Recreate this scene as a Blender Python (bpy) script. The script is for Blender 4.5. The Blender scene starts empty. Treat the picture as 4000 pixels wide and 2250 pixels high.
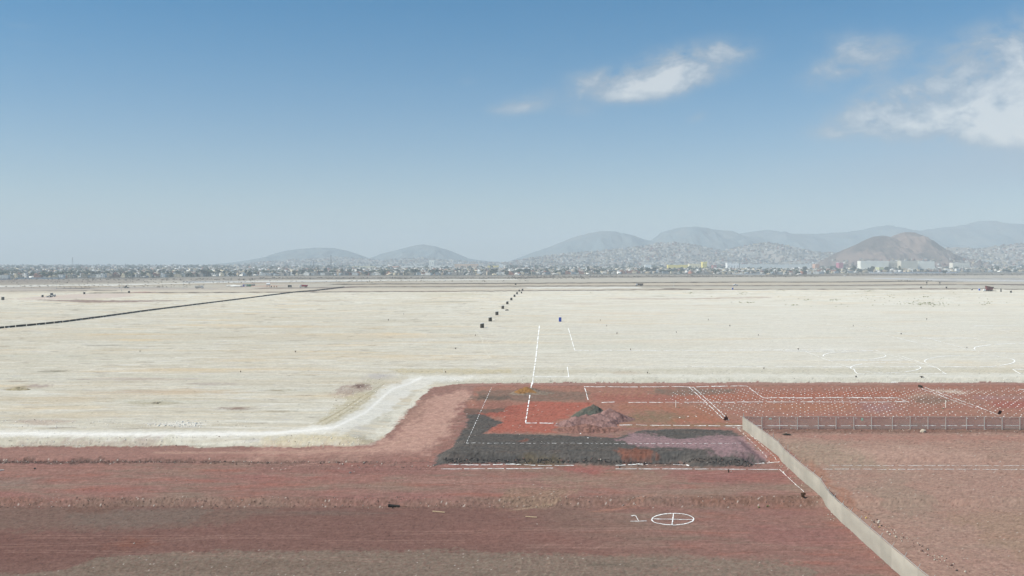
import bpy, bmesh, math, random
import numpy as np
from mathutils import Vector, Matrix

# ------------------------------------------------------------------ camera, world, sun, exposure
H = 28.0            # height of the viewpoint above the apron (m)
F = 3633.0          # focal length in photograph pixels (4000 px wide)
HZ = 1032.0         # horizon row in the photograph
scene = bpy.context.scene
C = scene.collection
cd = bpy.data.cameras.new("camera")
cam = bpy.data.objects.new("camera", cd)
C.objects.link(cam)
cd.sensor_width = 36.0
cd.lens = 36.0 * F / 4000.0
cd.shift_y = -(1125.0 - HZ) / 4000.0
cd.clip_start = 0.5
cd.clip_end = 60000.0
cam.location = (0, 0, H)
cam.rotation_euler = (math.radians(90), 0, 0)
scene.camera = cam
scene.view_settings.view_transform = 'Standard'
scene.view_settings.look = 'None'
scene.view_settings.gamma = 1.0
scene.view_settings.exposure = 0.60
scene.render.resolution_x = 1024
scene.render.resolution_y = 576
try:
    scene.cycles.volume_bounces = 2
    scene.cycles.max_bounces = 5
    scene.cycles.transparent_max_bounces = 12
    scene.cycles.use_denoising = True
except Exception:
    pass

SUN_EL = math.radians(47)
SUN_AZ = math.radians(-106)
sv = Vector((math.cos(SUN_EL) * math.sin(SUN_AZ), math.cos(SUN_EL) * math.cos(SUN_AZ), math.sin(SUN_EL)))
sl = bpy.data.lights.new("sun", 'SUN')
sl.energy = 4.0
sl.angle = math.radians(0.5)
sl.color = (1.0, 0.95, 0.85)
sun = bpy.data.objects.new("sun", sl)
C.objects.link(sun)
sun.rotation_euler = (-sv).to_track_quat('-Z', 'Y').to_euler()
sun.location = (-300, 100, 400)

HAZE_DENSITY = 1.7e-4
HAZE_COLOR = (0.73, 0.82, 0.89, 1)


def s2l(c):
    return tuple(((x / 255.0) / 12.92 if x / 255.0 <= 0.04045 else ((x / 255.0 + 0.055) / 1.055) ** 2.4) for x in c[:3])


def build_world():
    w = bpy.data.worlds.new("World")
    scene.world = w
    w.use_nodes = True
    nt = w.node_tree
    for n in list(nt.nodes):
        nt.nodes.remove(n)
    N = nt.nodes.new
    L = nt.links.new
    out = N('ShaderNodeOutputWorld')
    bg = N('ShaderNodeBackground')
    L(bg.outputs[0], out.inputs[0])
    sky = N('ShaderNodeTexSky')
    sky.sky_type = 'NISHITA'
    sky.sun_disc = False
    sky.sun_elevation = SUN_EL
    sky.sun_rotation = SUN_AZ
    sky.altitude = 1500
    sky.air_density = 1.15
    sky.dust_density = 1.2
    sky.ozone_density = 3.0
    bg.inputs[1].default_value = 0.085

    def math_(op, a, b=None, c=None, clamp=False):
        n = N('ShaderNodeMath')
        n.operation = op
        n.use_clamp = clamp
        for i, x in enumerate((a, b, c)):
            if x is None:
                continue
            if isinstance(x, (int, float)):
                n.inputs[i].default_value = x
            else:
                L(x, n.inputs[i])
        return n.outputs[0]
    tc = N('ShaderNodeTexCoord')
    sep = N('ShaderNodeSeparateXYZ')
    L(tc.outputs['Generated'], sep.inputs[0])
    az = math_('ARCTAN2', sep.outputs[0], sep.outputs[1])
    el = math_('ARCSINE', sep.outputs[2])
    # clouds: soft banks at fixed compass bearings and elevations, broken up by noise of the sky direction
    comb = N('ShaderNodeCombineXYZ')
    L(az, comb.inputs[0])
    L(math_('MULTIPLY', el, 1.6), comb.inputs[1])

    def noise(scale, detail, rough, off, dist=0.0):
        mp = N('ShaderNodeMapping')
        mp.inputs['Location'].default_value = off
        L(comb.outputs[0], mp.inputs[0])
        n = N('ShaderNodeTexNoise')
        n.inputs['Scale'].default_value = scale
        n.inputs['Detail'].default_value = detail
        n.inputs['Roughness'].default_value = rough
        n.inputs['Distortion'].default_value = dist
        L(mp.outputs[0], n.inputs['Vector'])
        return n.outputs[0]
    n1 = noise(14, 6, 0.58, (3.1, 1.7, 0), 0.4)
    n2 = noise(40, 5, 0.6, (8.1, 4.7, 0), 0.3)
    n3 = noise(6, 3, 0.5, (1.1, 7.7, 0))
    # photograph position -> bearing, elevation (radians)

    def ae(u, v):
        return math.atan((u - 2000) / F), math.atan((HZ - v) / F * math.cos(math.atan((u - 2000) / F)))

    def bank(u, v, ru, rv, tilt, amp):
        a0, e0 = ae(u, v)
        ra, re = ru / F, rv / F
        ct, st = math.cos(tilt), math.sin(tilt)
        da = math_('SUBTRACT', az, a0)
        de = math_('SUBTRACT', el, e0)
        x = math_('DIVIDE', math_('ADD', math_('MULTIPLY', da, ct), math_('MULTIPLY', de, st)), ra)
        y = math_('DIVIDE', math_('SUBTRACT', math_('MULTIPLY', de, ct), math_('MULTIPLY', da, st)), re)
        r2 = math_('ADD', math_('MULTIPLY', x, x), math_('MULTIPLY', y, y))
        g = math_('POWER', 2.718, math_('MULTIPLY', r2, -1.0))
        return math_('MULTIPLY', g, amp)
    banks = [
        (2540, 305, 200, 75, 0.20, 1.2), (2740, 235, 180, 62, 0.12, 0.95), (2370, 325, 150, 50, -0.1, 0.75),
        (2640, 330, 150, 30, 0.1, 0.5),
        (2050, 405, 130, 40, 0.15, 0.7), (1830, 320, 60, 22, 0, 0.2), (2250, 440, 90, 30, 0, 0.2),
        (2720, 460, 50, 24, 0.4, 0.28), (3240, 524, 60, 16, 0, 0.4),
        (3300, 250, 170, 70, 0.35, 0.62), (3440, 205, 130, 55, 0.1, 0.5), (3250, 130, 120, 40, 0.1, 0.18),
        (3420, 300, 110, 40, 0.9, 0.25),
        (3620, 460, 300, 70, 0.02, 1.0), (3900, 470, 260, 70, 0.0, 1.1), (3430, 420, 180, 60, 0.4, 0.55),
        (3950, 230, 200, 120, 0.1, 0.66), (3740, 330, 230, 80, 0.2, 0.62), (3780, 180, 130, 50, 0.3, 0.35),
        (4200, 350, 260, 220, 0, .8), (90, 100, 80, 14, 0.05, 0.22), (100, 170, 140, 18, 0, 0.1),
    ]
    s = None
    for b in banks:
        g = bank(*b)
        s = g if s is None else math_('ADD', s, g)
    nn = math_('ADD', math_('MULTIPLY', n1, 0.66), math_('MULTIPLY', n2, 0.34))
    dens = math_('MULTIPLY', s, math_('MULTIPLY', math_('SUBTRACT', nn, 0.30), 5.0))
    mr = N('ShaderNodeMapRange')
    mr.interpolation_type = 'SMOOTHSTEP'
    mr.inputs['From Min'].default_value = 0.03
    mr.inputs['From Max'].default_value = 0.95
    mr.inputs['To Max'].default_value = 0.68
    L(dens, mr.inputs['Value'])
    # thin grey overcast veil under the right hand banks
    veil = math_('MULTIPLY', bank(3900, 640, 620, 120, 0.03, 0.6), math_('ADD', 0.6, math_('MULTIPLY', n3, 0.6)))
    ccol = N('ShaderNodeMix')
    ccol.data_type = 'RGBA'
    ccol.inputs[6].default_value = (2.8, 3.3, 3.9, 1)
    ccol.inputs[7].default_value = (6.6, 6.5, 6.2, 1)
    crange = N('ShaderNodeMapRange')
    crange.inputs['From Min'].default_value = 0.40
    crange.inputs['From Max'].default_value = 0.66
    L(math_('ADD', math_('MULTIPLY', n1, 0.5), math_('MULTIPLY', dens, 0.22)), crange.inputs['Value'])
    L(crange.outputs[0], ccol.inputs[0])
    tint = N('ShaderNodeMix')
    tint.data_type = 'RGBA'
    tint.blend_type = 'MULTIPLY'
    tint.inputs[0].default_value = 1.0
    tr_ = N('ShaderNodeMapRange')
    tr_.interpolation_type = 'SMOOTHSTEP'
    tr_.inputs['From Min'].default_value = 0.0
    tr_.inputs['From Max'].default_value = 0.34
    L(el, tr_.inputs['Value'])
    tm = N('ShaderNodeMix')
    tm.data_type = 'RGBA'
    tm.inputs[6].default_value = (0.70, 0.72, 0.74, 1)
    tm.inputs[7].default_value = (0.0, 0.56, 0.77, 1)
    L(tr_.outputs[0], tm.inputs[0])
    L(tm.outputs[2], tint.inputs[7])
    L(sky.outputs[0], tint.inputs[6])
    m0 = N('ShaderNodeMix')
    m0.data_type = 'RGBA'
    L(veil, m0.inputs[0])
    L(tint.outputs[2], m0.inputs[6])
    m0.inputs[7].default_value = (2.6, 3.1, 3.9, 1)
    m1 = N('ShaderNodeMix')
    m1.data_type = 'RGBA'
    L(mr.outputs[0], m1.inputs[0])
    L(m0.outputs[2], m1.inputs[6])
    L(ccol.outputs[2], m1.inputs[7])
    L(m1.outputs[2], bg.inputs[0])


build_world()
rng = np.random.default_rng(7)
random.seed(11)
ALB = 0.70     # photograph brightness -> surface reflectance


def alb(c, k=ALB):
    return tuple(x * k for x in s2l(c))


# ------------------------------------------------------------------ noise in numpy
def _hash(ix, iy, seed):
    h = (ix.astype(np.int64) * 374761393 + iy.astype(np.int64) * 668265263 + seed * 1442695041) & 0xFFFFFFFF
    h = ((h ^ (h >> 13)) * 1274126177) & 0xFFFFFFFF
    h = (h ^ (h >> 16)) & 0xFFFFFFFF
    h = (h * 2246822519) & 0xFFFFFFFF
    h = h ^ (h >> 15)
    return (h & 0xFFFFFF) / float(0xFFFFFF)


def vnoise(x, y, seed=0):
    ix = np.floor(x); iy = np.floor(y)
    fx = x - ix; fy = y - iy
    ux = fx * fx * fx * (fx * (fx * 6 - 15) + 10); uy = fy * fy * fy * (fy * (fy * 6 - 15) + 10)

    def g(ax, ay, dx, dy):
        t = _hash(ax, ay, seed) * 6.2831853
        return np.cos(t) * dx + np.sin(t) * dy
    a = g(ix, iy, fx, fy); b = g(ix + 1, iy, fx - 1, fy)
    c = g(ix, iy + 1, fx, fy - 1); d = g(ix + 1, iy + 1, fx - 1, fy - 1)
    return np.clip(0.5 + 0.95 * ((a * (1 - ux) + b * ux) * (1 - uy) + (c * (1 - ux) + d * ux) * uy), 0, 1)


def fbm(x, y, seed=0, octaves=4, gain=0.5):
    t = 0; a = 1.0; n = 0
    x = np.asarray(x, float); y = np.asarray(y, float)
    for o in range(octaves):
        t = t + a * vnoise(x, y, seed + o * 17)
        n += a
        x, y = (x * 0.82 - y * 0.57) * 2.03 + 13.7, (x * 0.57 + y * 0.82) * 2.03 + 5.1
        a *= gain
    return (t / n * 2 - 1) * 1.25


def ss(x, a, b):
    t = np.clip((x - a) / (b - a), 0, 1)
    return t * t * (3 - 2 * t)


def W(u, v, z=0.0):
    Y = F * (H - z) / (v - HZ)
    return ((u - 2000) / F * Y, Y)


def seg_dist(X, Y, pts, closed=False):
    d = np.full(np.shape(X), 1e9)
    n = len(pts)
    for i in range(n if closed else n - 1):
        x0, y0 = pts[i]; x1, y1 = pts[(i + 1) % n]
        dx, dy = x1 - x0, y1 - y0
        L2 = dx * dx + dy * dy + 1e-12
        t = np.clip(((X - x0) * dx + (Y - y0) * dy) / L2, 0, 1)
        d = np.minimum(d, (X - x0 - t * dx) ** 2 + (Y - y0 - t * dy) ** 2)
    return np.sqrt(d)


def inside(X, Y, pts):
    r = np.zeros(np.shape(X), bool)
    n = len(pts)
    for i in range(n):
        x0, y0 = pts[i]; x1, y1 = pts[(i + 1) % n]
        if y0 == y1:
            continue
        c = ((y0 > Y) != (y1 > Y)) & (X < (x1 - x0) * (Y - y0) / (y1 - y0) + x0)
        r ^= c
    return r


# ------------------------------------------------------------------ terrain shape
# edge of the raised pale field above the red cutting (plan, metres)
PALE_EDGE = [W(u, v, 1.0) for u, v in [(-3000, 1745), (0, 1745), (700, 1743), (900, 1747), (1350, 1745), (1440, 1738), (1510, 1705), (1545, 1670),
                                       (1580, 1630), (1615, 1585), (1650, 1545), (1695, 1512), (1800, 1499), (2000, 1496), (4000, 1494), (7000, 1494)]]
PALE_POLY = PALE_EDGE + [(9000, 30000), (-9000, 30000)]
GRAVEL = [W(u, v, .6 if v >= 1806 else 1.4) for u, v in [(1690, 1800), (1712, 1768), (1760, 1735), (1795, 1680), (1825, 1640), (1815, 1612), (1880, 1606), (1965, 1640),
                                    (1900, 1682), (2190, 1690), (2400, 1700), (2500, 1672), (2700, 1664), (2870, 1672), (2905, 1700), (2960, 1760),
                                    (3010, 1792), (2945, 1806), (2940, 1822), (2700, 1825), (2650, 1812), (2350, 1818), (2100, 1815), (1760, 1812), (1720, 1815)]]
YA = 107.3


def base_z(X, Y):
    X = np.asarray(X, float); Y = np.asarray(Y, float)
    wob = 0.35 * fbm(X * 0.12, Y * 0 + 3.3, 5, 3)
    z = 0.6 * ss(Y + wob, YA, YA + 1.9)
    z = z + 0.4 * ss(Y + wob, 128.6, 130.6)
    d = seg_dist(X, Y, PALE_EDGE)
    ins = inside(X, Y, PALE_POLY)
    wdt = 4.0 + 7.0 * ss(Y, 140, 150) * (1 - ss(X, -14, 2))
    z = z + np.where(ins, 0.8 * ss(d / wdt, 0, 1.0), 0)
    # raised gravel platform with a bank towards the viewer
    dg = seg_dist(X, Y, GRAVEL, True)
    ig = inside(X, Y, GRAVEL)
    z = z + 0.0035 * (np.clip(Y, 2300, 6000) - 2300)
    z = z + np.where(ig, 0.75 * ss(dg, 0, 2.2) * (1 - ss(Y, 136, 147)), 0)
    return z


def G(u, v):
    """photograph position -> point on the terrain (follows its height)"""
    z = 0.0
    for _ in range(6):
        x, y = W(u, v, z)
        z = float(base_z(np.array([x]), np.array([y]))[0])
    return x, y, z


# grid: rows stepped by image pixel rows, columns along camera rays, finer towards the camera
vrows = np.concatenate([np.array([9000, 6000, 4200, 3400, 3000, 2750, 2600, 2500, 2420]), np.arange(2380, 1700, -2.6), np.arange(1700, 1160, -2.0),
                        np.arange(1160, 1050, -1.3), np.array([1049, 1047, 1045, 1043.5, 1042, 1041])])
Yr = F * H / (vrows - HZ)
Yr = np.concatenate([np.array([-400, -100, 0.5]), Yr])
Ssel = np.concatenate([np.linspace(-2.6, -0.66, 26), np.arange(-0.64, 0.64, 0.0013), np.linspace(0.66, 2.6, 26)])
GY, GS = np.meshgrid(Yr, Ssel, indexing='ij')
GX = np.clip(GS * np.maximum(GY, 60.0), -9300 + GS, 9300 + GS)
nr, nc = GX.shape
X = GX.ravel(); Y = GY.ravel()
Z = base_z(X, Y)
nv = X.size
col = np.zeros((nv, 3))
rough = np.full(nv, 0.25)
region = np.zeros(nv, np.int8)     # 0 ground, 1 red ground, 2 dirt road, 3 gravel bed

near = ss(Y, 900, 300)
st1 = fbm(X / 22, Y / 3.2, 11, 5, 0.55)
st2 = fbm(X / 7 + 40, Y / 1.3, 23, 4, 0.55)
st3 = fbm(X / 90, Y / 16, 31, 4, 0.55)
st4 = fbm(X / 260, Y / 50, 37, 4, 0.6)
iso = fbm(X / 1.1, Y / 1.1, 41, 4, 0.6)
fine = rng.random(nv) * 2 - 1


def setcol(m, c):
    col[m] = c


def lerp(mask, c, a):
    a = np.asarray(a)[:, None] if np.ndim(a) else a
    col[mask] = col[mask] * (1 - a) + np.array(c) * a


def poly(uv, c, alpha=1.0, soft=4, rag=6, seed=1, reg=None, rg=None, z=None, tex=0.22):
    """stain, soil or painted shading patch: outline traced on the photograph and laid on the ground plan"""
    pts = [(G(*p)[:2] if z is None else W(p[0], p[1], z)) for p in uv]
    if reg is None and soft >= 2.5:
        soft *= 1.7; rag *= 1.25
    xs = [p[0] for p in pts]; ys = [p[1] for p in pts]
    yc = (min(ys) + max(ys)) / 2
    k = H / yc
    m = yc / F
    mx, my = (rag + soft + 4) * m, (rag + soft + 4) * m / k
    idx = np.nonzero((X > min(xs) - mx) & (X < max(xs) + mx) & (Y > min(ys) - my) & (Y < max(ys) + my))[0]
    if not len(idx):
        return
    x = X[idx]; y = Y[idx]
    sc = 30 * m
    wx = (fbm(x / sc, y * k / sc * 1.5, seed * 7, 4, 0.65) * rag * 3.2 + fbm(x / sc * .25, y * k / sc, seed * 7 + 9, 3) * rag * 3.5) * m
    wy = (fbm(x / sc + 50, y * k / sc * 2.5, seed * 7 + 3, 4, 0.65) * rag * 1.3 + fbm(x / sc * .2, y * k / sc, seed * 7 + 13, 3) * rag * .8) * m / k
    px, py = x + wx, y + wy
    sp = [(a, b * k) for a, b in pts]
    d = seg_dist(px, py * k, sp, True)
    ins = inside(px, py * k, sp)
    sd = np.where(ins, d, -d) / m
    a = ss(sd, -soft, soft)
    if tex:
        a = a * np.clip(0.75 + tex * fbm(x / sc * 1.5, y * k / sc * 5, seed + 90, 4, 0.6), 0, 1)
    if c is not None:
        lerp(idx, alb(c), a * alpha)
    if reg is not None:
        region[idx[sd > 0]] = reg
    if rg is not None:
        rough[idx] = rough[idx] * (1 - a) + rg * a


def blob(u, v, ru, rv, c, alpha=0.6, seed=1, tex=0.6, rg=None):
    x0, y0, z0 = G(u, v)
    m = y0 / F
    k = H / y0
    rx, ry = ru * m, rv * m / k
    idx = np.nonzero((abs(X - x0) < rx * 2.2) & (abs(Y - y0) < ry * 2.2))[0]
    if not len(idx):
        return
    x = X[idx]; y = Y[idx]
    nx_ = fbm(x / rx * 1.6, y / ry * 1.6, seed * 5, 5, 0.7) * 1.5
    r = np.sqrt(((x - x0) / rx) ** 2 + ((y - y0) / ry) ** 2) + tex * nx_
    a = ss(r, 1.35, 0.1)
    lerp(idx, alb(c), a * alpha)
    if rg is not None:
        rough[idx] = rough[idx] * (1 - a) + rg * a


def stroke(uv, wpx, c, alpha=0.5, dz=0.0, soft=0.7):
    pts = [G(*p)[:2] for p in uv]
    xs = [p[0] for p in pts]; ys = [p[1] for p in pts]
    yc = sum(ys) / len(ys)
    k = H / yc; m = yc / F
    w = wpx * m
    idx = np.nonzero((X > min(xs) - 3 * w) & (X < max(xs) + 3 * w) & (Y > min(ys) - 3 * w / k) & (Y < max(ys) + 3 * w / k))[0]
    if not len(idx):
        return
    sp = [(a, b * k) for a, b in pts]
    wob = fbm(X[idx] / (40 * m), Y[idx] * k / (40 * m), 77, 3) * 1.2 * m
    d = seg_dist(X[idx] + wob, Y[idx] * k + wob, sp)
    a = np.exp(-(d / (w * soft)) ** 2)
    lerp(idx, alb(c), a * alpha)
    if dz:
        Z[idx] += dz * a


# ---- base soils
setcol(slice(None), alb((212, 208, 193)))
P = alb
col[:] = np.array(P((215, 211, 197)))
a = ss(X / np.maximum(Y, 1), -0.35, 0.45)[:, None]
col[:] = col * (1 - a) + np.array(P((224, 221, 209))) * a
st5 = fbm(X / 3.2, Y / 0.8, 27, 4, .65)
st6 = fbm(X / 34, Y / 2.4, 29, 4, .6)
for fld, c, lo, hi, al in ((st6, (196, 186, 166), .12, .6, .6), (-st6, (232, 218, 192), .18, .6, .45), (st5, (200, 194, 178), .15, .8, .3), (-st5, (238, 236, 226), .12, .7, .4), (st1, (205, 196, 176), 0.10, 0.7, 0.75), (st2, (190, 184, 170), 0.25, 0.8, 0.55), (st3, (222, 205, 176), 0.08, 0.7, 0.75),
                           (-st1, (234, 232, 222), 0.12, 0.7, 0.7), (-st3, (206, 206, 192), 0.1, 0.7, 0.6), (-st2, (206, 203, 204), 0.3, 0.8, 0.5),
                           (st4, (208, 200, 182), 0.1, 0.6, 0.6)):
    w = (ss(fld, lo, hi) * al)[:, None]
    col[:] = col * (1 - w) + np.array(P(c)) * w
dk = fbm(X / 13 + 9, Y / 2.2 + 4, 53, 4, 0.6)
w = (ss(dk, 0.42, 0.75) * 0.6 * ss(X, 60, -30))[:, None]
col[:] = col * (1 - w) + np.array(P((150, 138, 128))) * w
region[:] = 0
# small scattered ruts on the pale field
blob(190, 1451, 60, 5, (130, 128, 110), .6, 3)
blob(240, 1449, 50, 4, (120, 118, 102), .5, 4)
blob(140, 1508, 60, 9, (165, 148, 145), .7, 5)
blob(70, 1515, 35, 9, (168, 156, 128), .8, 6)
blob(520, 1480, 240, 6, (185, 168, 158), .6, 7)
blob(560, 1530, 260, 9, (198, 178, 158), .6, 8)
blob(250, 1560, 260, 22, (208, 192, 166), .6, 9)
blob(760, 1530, 200, 14, (212, 192, 165), .6, 10)
blob(930, 1595, 80, 6, (140, 116, 106), .8, 11)
blob(1090, 1525, 60, 4, (150, 138, 112), .7, 12)
blob(1090, 1608, 60, 4, (150, 140, 120), .6, 12)
blob(600, 1573, 110, 12, (188, 182, 160), .8, 13, rg=.8)
blob(610, 1574, 18, 4, (110, 100, 85), .8, 13)
blob(160, 1648, 130, 12, (190, 172, 160), .7, 14, rg=.7)
blob(700, 1657, 120, 9, (238, 236, 228), .9, 15, rg=.9)
blob(830, 1500, 120, 6, (170, 155, 152), .5, 16)
blob(900, 1318, 80, 3, (178, 170, 148), .6, 17)
blob(480, 1306, 300, 5, (222, 198, 160), .55, 18)
blob(560, 1328, 140, 6, (226, 205, 170), .6, 19)
blob(410, 1349, 100, 2.5, (150, 150, 142), .6, 19)
blob(1100, 1275, 260, 6, (216, 196, 166), .6, 20)
blob(1460, 1282, 60, 4, (196, 178, 150), .5, 21)
blob(1550, 1305, 120, 7, (228, 208, 176), .6, 22)
blob(1480, 1373, 110, 3, (190, 184, 168), .6, 23)
blob(1700, 1180, 190, 5, (186, 178, 156), .6, 24)
blob(1560, 1192, 160, 5, (200, 190, 170), .6, 25)
blob(1790, 1150, 160, 7, (196, 190, 168), .6, 26)
blob(1760, 1177, 90, 2.5, (150, 146, 132), .6, 27)
blob(2270, 1185, 140, 5, (196, 178, 160), .6, 28)
blob(2420, 1222, 200, 6, (222, 204, 180), .6, 29)
blob(2480, 1180, 150, 3, (200, 190, 172), .6, 29)
blob(2750, 1192, 90, 2.5, (186, 164, 144), .6, 30)
blob(3100, 1350, 280, 20, (232, 230, 222), .5, 31)
blob(3300, 1190, 90, 2.2, (140, 134, 112), .6, 32)
blob(1250, 1176, 140, 2.5, (168, 152, 134), .6, 33)
blob(2445, 1455, 60, 8, (190, 160, 140), .7, 34)
blob(3760, 1416, 60, 6, (226, 208, 178), .8, 35)
blob(60, 1212, 130, 3, (170, 166, 152), .4, 36)
blob(330, 1208, 200, 1.8, (150, 148, 134), .5, 36)
blob(420, 1237, 180, 3, (205, 206, 205), .6, 37)
blob(3700, 1195, 300, 6, (200, 196, 176), .4, 38)
poly([(2340, 1167), (2700, 1165), (3000, 1160), (3020, 1164), (2700, 1168), (2450, 1170)], (150, 112, 100), .9, 1.0, 1, 41)
poly([(2545, 1157), (2600, 1155), (2590, 1158.5)], (130, 120, 105), .8, 1, 1, 42)

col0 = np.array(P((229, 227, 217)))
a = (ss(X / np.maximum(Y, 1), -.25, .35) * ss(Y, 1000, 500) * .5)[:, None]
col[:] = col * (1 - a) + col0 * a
# ---- cut, roads and ledges on the pale field
poly([(1500, 1440), (2400, 1440), (3100, 1438), (3700, 1436), (4600, 1440), (4600, 1460), (3300, 1461), (2000, 1460), (1560, 1462)], (200, 195, 176), .65, 3, 4, 43, rg=.75, tex=.3)
poly([(1520, 1441), (2000, 1443), (2000, 1458), (1560, 1458)], (205, 190, 152), .6, 3, 4, 44)
poly([(1600, 1466), (2100, 1465), (4700, 1463), (4700, 1473), (2300, 1474), (1750, 1478), (1600, 1484)], (230, 229, 219), .8, 3, 3, 45, rg=.15)
poly([(1700, 1480), (2300, 1477), (4700, 1474), (4700, 1492), (2300, 1493), (1750, 1500)], (196, 193, 178), .75, 2.5, 3, 46, rg=1.0)
poly([(1230, 1660), (1290, 1610), (1370, 1545), (1420, 1525), (1470, 1540), (1480, 1562), (1440, 1580), (1330, 1640), (1270, 1668)], (196, 187, 160), .85, 5, 6, 47, rg=.6)  # olive tone paints the shading of the excavated bank
poly([(1330, 1555), (1390, 1500), (1480, 1455), (1530, 1462), (1500, 1500), (1450, 1545), (1400, 1530)], (196, 190, 170), .7, 5, 6, 48, rg=.7)
poly([(1290, 1535), (1350, 1510), (1410, 1495), (1440, 1510), (1430, 1530), (1350, 1545)], (170, 148, 140), .75, 6, 8, 49, rg=.8)
blob(1408, 1508, 32, 10, (112, 88, 84), .85, 50, rg=.9)
blob(1480, 1470, 60, 16, (192, 188, 196), .5, 51)
stroke([(1250, 1648), (1340, 1600), (1420, 1545), (1500, 1500)], 3, (150, 138, 108), .7)
stroke([(1275, 1655), (1360, 1603), (1430, 1555), (1495, 1505)], 2.2, (150, 140, 112), .6)
stroke([(1262, 1652), (1350, 1600), (1425, 1550)], 2.5, (222, 214, 188), .6)
poly([(-900, 1680), (0, 1681), (600, 1690), (1100, 1685), (1300, 1655), (1420, 1590), (1500, 1520), (1600, 1475), (1700, 1466), (1850, 1468), (1800, 1485), (1680, 1490), (1600, 1535),
      (1530, 1600), (1440, 1650), (1330, 1690), (1150, 1702), (600, 1704), (0, 1703), (-900, 1703)], (240, 239, 232), .95, 5, 5, 52, rg=.1, tex=.1)
stroke([(-300, 1692), (600, 1697), (1080, 1692), (1300, 1672), (1430, 1610), (1530, 1520), (1640, 1478)], 10, (252, 251, 246), .9)
poly([(-900, 1706), (700, 1708), (740, 1730), (800, 1742), (700, 1745), (-900, 1746)], (206, 200, 182), .85, 4, 6, 53, rg=.7, tex=.3)
poly([(80, 1714), (640, 1712), (600, 1735), (90, 1738)], (176, 155, 148), .75, 5, 9, 54)
poly([(1000, 1716), (1060, 1705), (1450, 1712), (1520, 1700), (1440, 1738), (1350, 1744), (1000, 1742)], (216, 204, 172), .8, 5, 8, 55, rg=.7, tex=.3)
poly([(1410, 1705), (1500, 1700), (1500, 1725), (1440, 1738), (1410, 1735)], (180, 172, 152), .6, 5, 6, 56)
stroke([(660, 1700), (720, 1725), (790, 1740), (900, 1744)], 9, (226, 224, 210), .8)
stroke([(1860, 1290), (1880, 1318), (1895, 1370), (1915, 1396)], 2.2, (238, 235, 220), .6)
stroke([(1900, 1322), (1922, 1370), (1900, 1400)], 2.0, (238, 235, 220), .5)
for k in range(5):
    stroke([(1700 + 30 * k, 1262), (1800 + 26 * k, 1228), (1900 + 22 * k, 1196), (1960 + 18 * k, 1165)], 2.0, (232, 229, 214), .35)
for k in range(7):
    stroke([(1950 + 24 * k, 1330 + 5 * k), (2020 + 22 * k, 1300), (2120 + 14 * k, 1262), (2180 + 12 * k, 1245)], 1.8, (236, 231, 214), .35)

poly([(1430, 1705), (1490, 1660), (1570, 1580), (1640, 1515), (1700, 1490), (1697, 1512), (1610, 1590), (1545, 1672), (1500, 1712)], (232, 229, 216), .9, 6, 8, 57, rg=.3, tex=.4)
stroke([(-900, 1743), (0, 1743), (700, 1742), (900, 1745), (1350, 1743), (1440, 1736)], 3, (150, 134, 116), .45)
for k in range(34):
    u = 20 + 43 * k
    stroke([(u, 1712), (u + 6 - (k * 37 % 13), 1738)], 2.2 + k % 3, (180, 170, 150) if k % 2 else (232, 229, 216), .18)
for k in range(16):
    u = 120 + 230 * k
    stroke([(u, 1440 - 9 * (k % 5)), (u + 260, 1410 - 12 * (k % 4)), (u + 620, 1400 - 14 * (k % 5))], 1.8, (236, 233, 220), .5)
# ---- far bands beyond the field
poly([(-1600, 1146), (0, 1147), (250, 1143), (340, 1139), (560, 1141), (1000, 1141), (1400, 1139), (2000, 1136), (2400, 1133), (3000, 1130), (3500, 1131), (4000, 1129), (5600, 1129),
      (5600, 1060), (-1600, 1060)], (196, 186, 170), 1.0, .5, .6, 61)
poly([(-1600, 1118), (0, 1120), (200, 1118), (700, 1123), (1000, 1131), (1300, 1130), (700, 1132), (0, 1137), (-1600, 1138)], (172, 162, 156), .8, 1.5, 1.5, 62)
poly([(-1600, 1098), (0, 1103), (350, 1100), (600, 1096), (1000, 1094), (3000, 1080), (5600, 1076), (5600, 1062), (-1600, 1070)], (152, 140, 128), 1.0, 1, 1.0, 63, tex=.35)
poly([(-1600, 1112), (0, 1112), (400, 1107), (700, 1101), (0, 1090), (-1600, 1086)], (150, 136, 124), .9, 1.5, 1.2, 64, tex=.3)
poly([(0, 1121), (300, 1117), (500, 1111), (1000, 1103), (1900, 1096), (1900, 1100), (1400, 1106), (900, 1110), (500, 1117), (330, 1124)], (176, 156, 130), .8, 1.2, 1, 65, tex=.4)
poly([(700, 1098), (1450, 1096), (1420, 1100), (1000, 1104), (720, 1106)], (170, 172, 176), .9, 1, 1, 66)
poly([(1900, 1090), (2800, 1083), (3400, 1077), (4000, 1075), (5600, 1075), (5600, 1096), (4000, 1102), (3400, 1101), (2600, 1101), (1900, 1103), (1500, 1101)], (200, 190, 174), 1.0, 1.0, .8, 67)
poly([(1300, 1111), (1700, 1107), (2600, 1104), (3900, 1102), (3900, 1110), (2600, 1114), (1400, 1116)], (212, 194, 170), .8, 1.2, .8, 68)
poly([(3380, 1085), (3600, 1085), (5600, 1092), (5600, 1099), (4000, 1101), (3700, 1100), (3480, 1092)], (176, 178, 184), .6, 1.0, .8, 69)
stroke([(3400, 1088), (3700, 1093), (4000, 1097), (4700, 1103)], 2.2, (236, 236, 236), .9)
stroke([(3300, 1079), (3700, 1087), (4100, 1090)], 1.6, (120, 112, 102), .6)
stroke([(3550, 1080), (4100, 1084)], 1.6, (130, 122, 112), .6)
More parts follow.
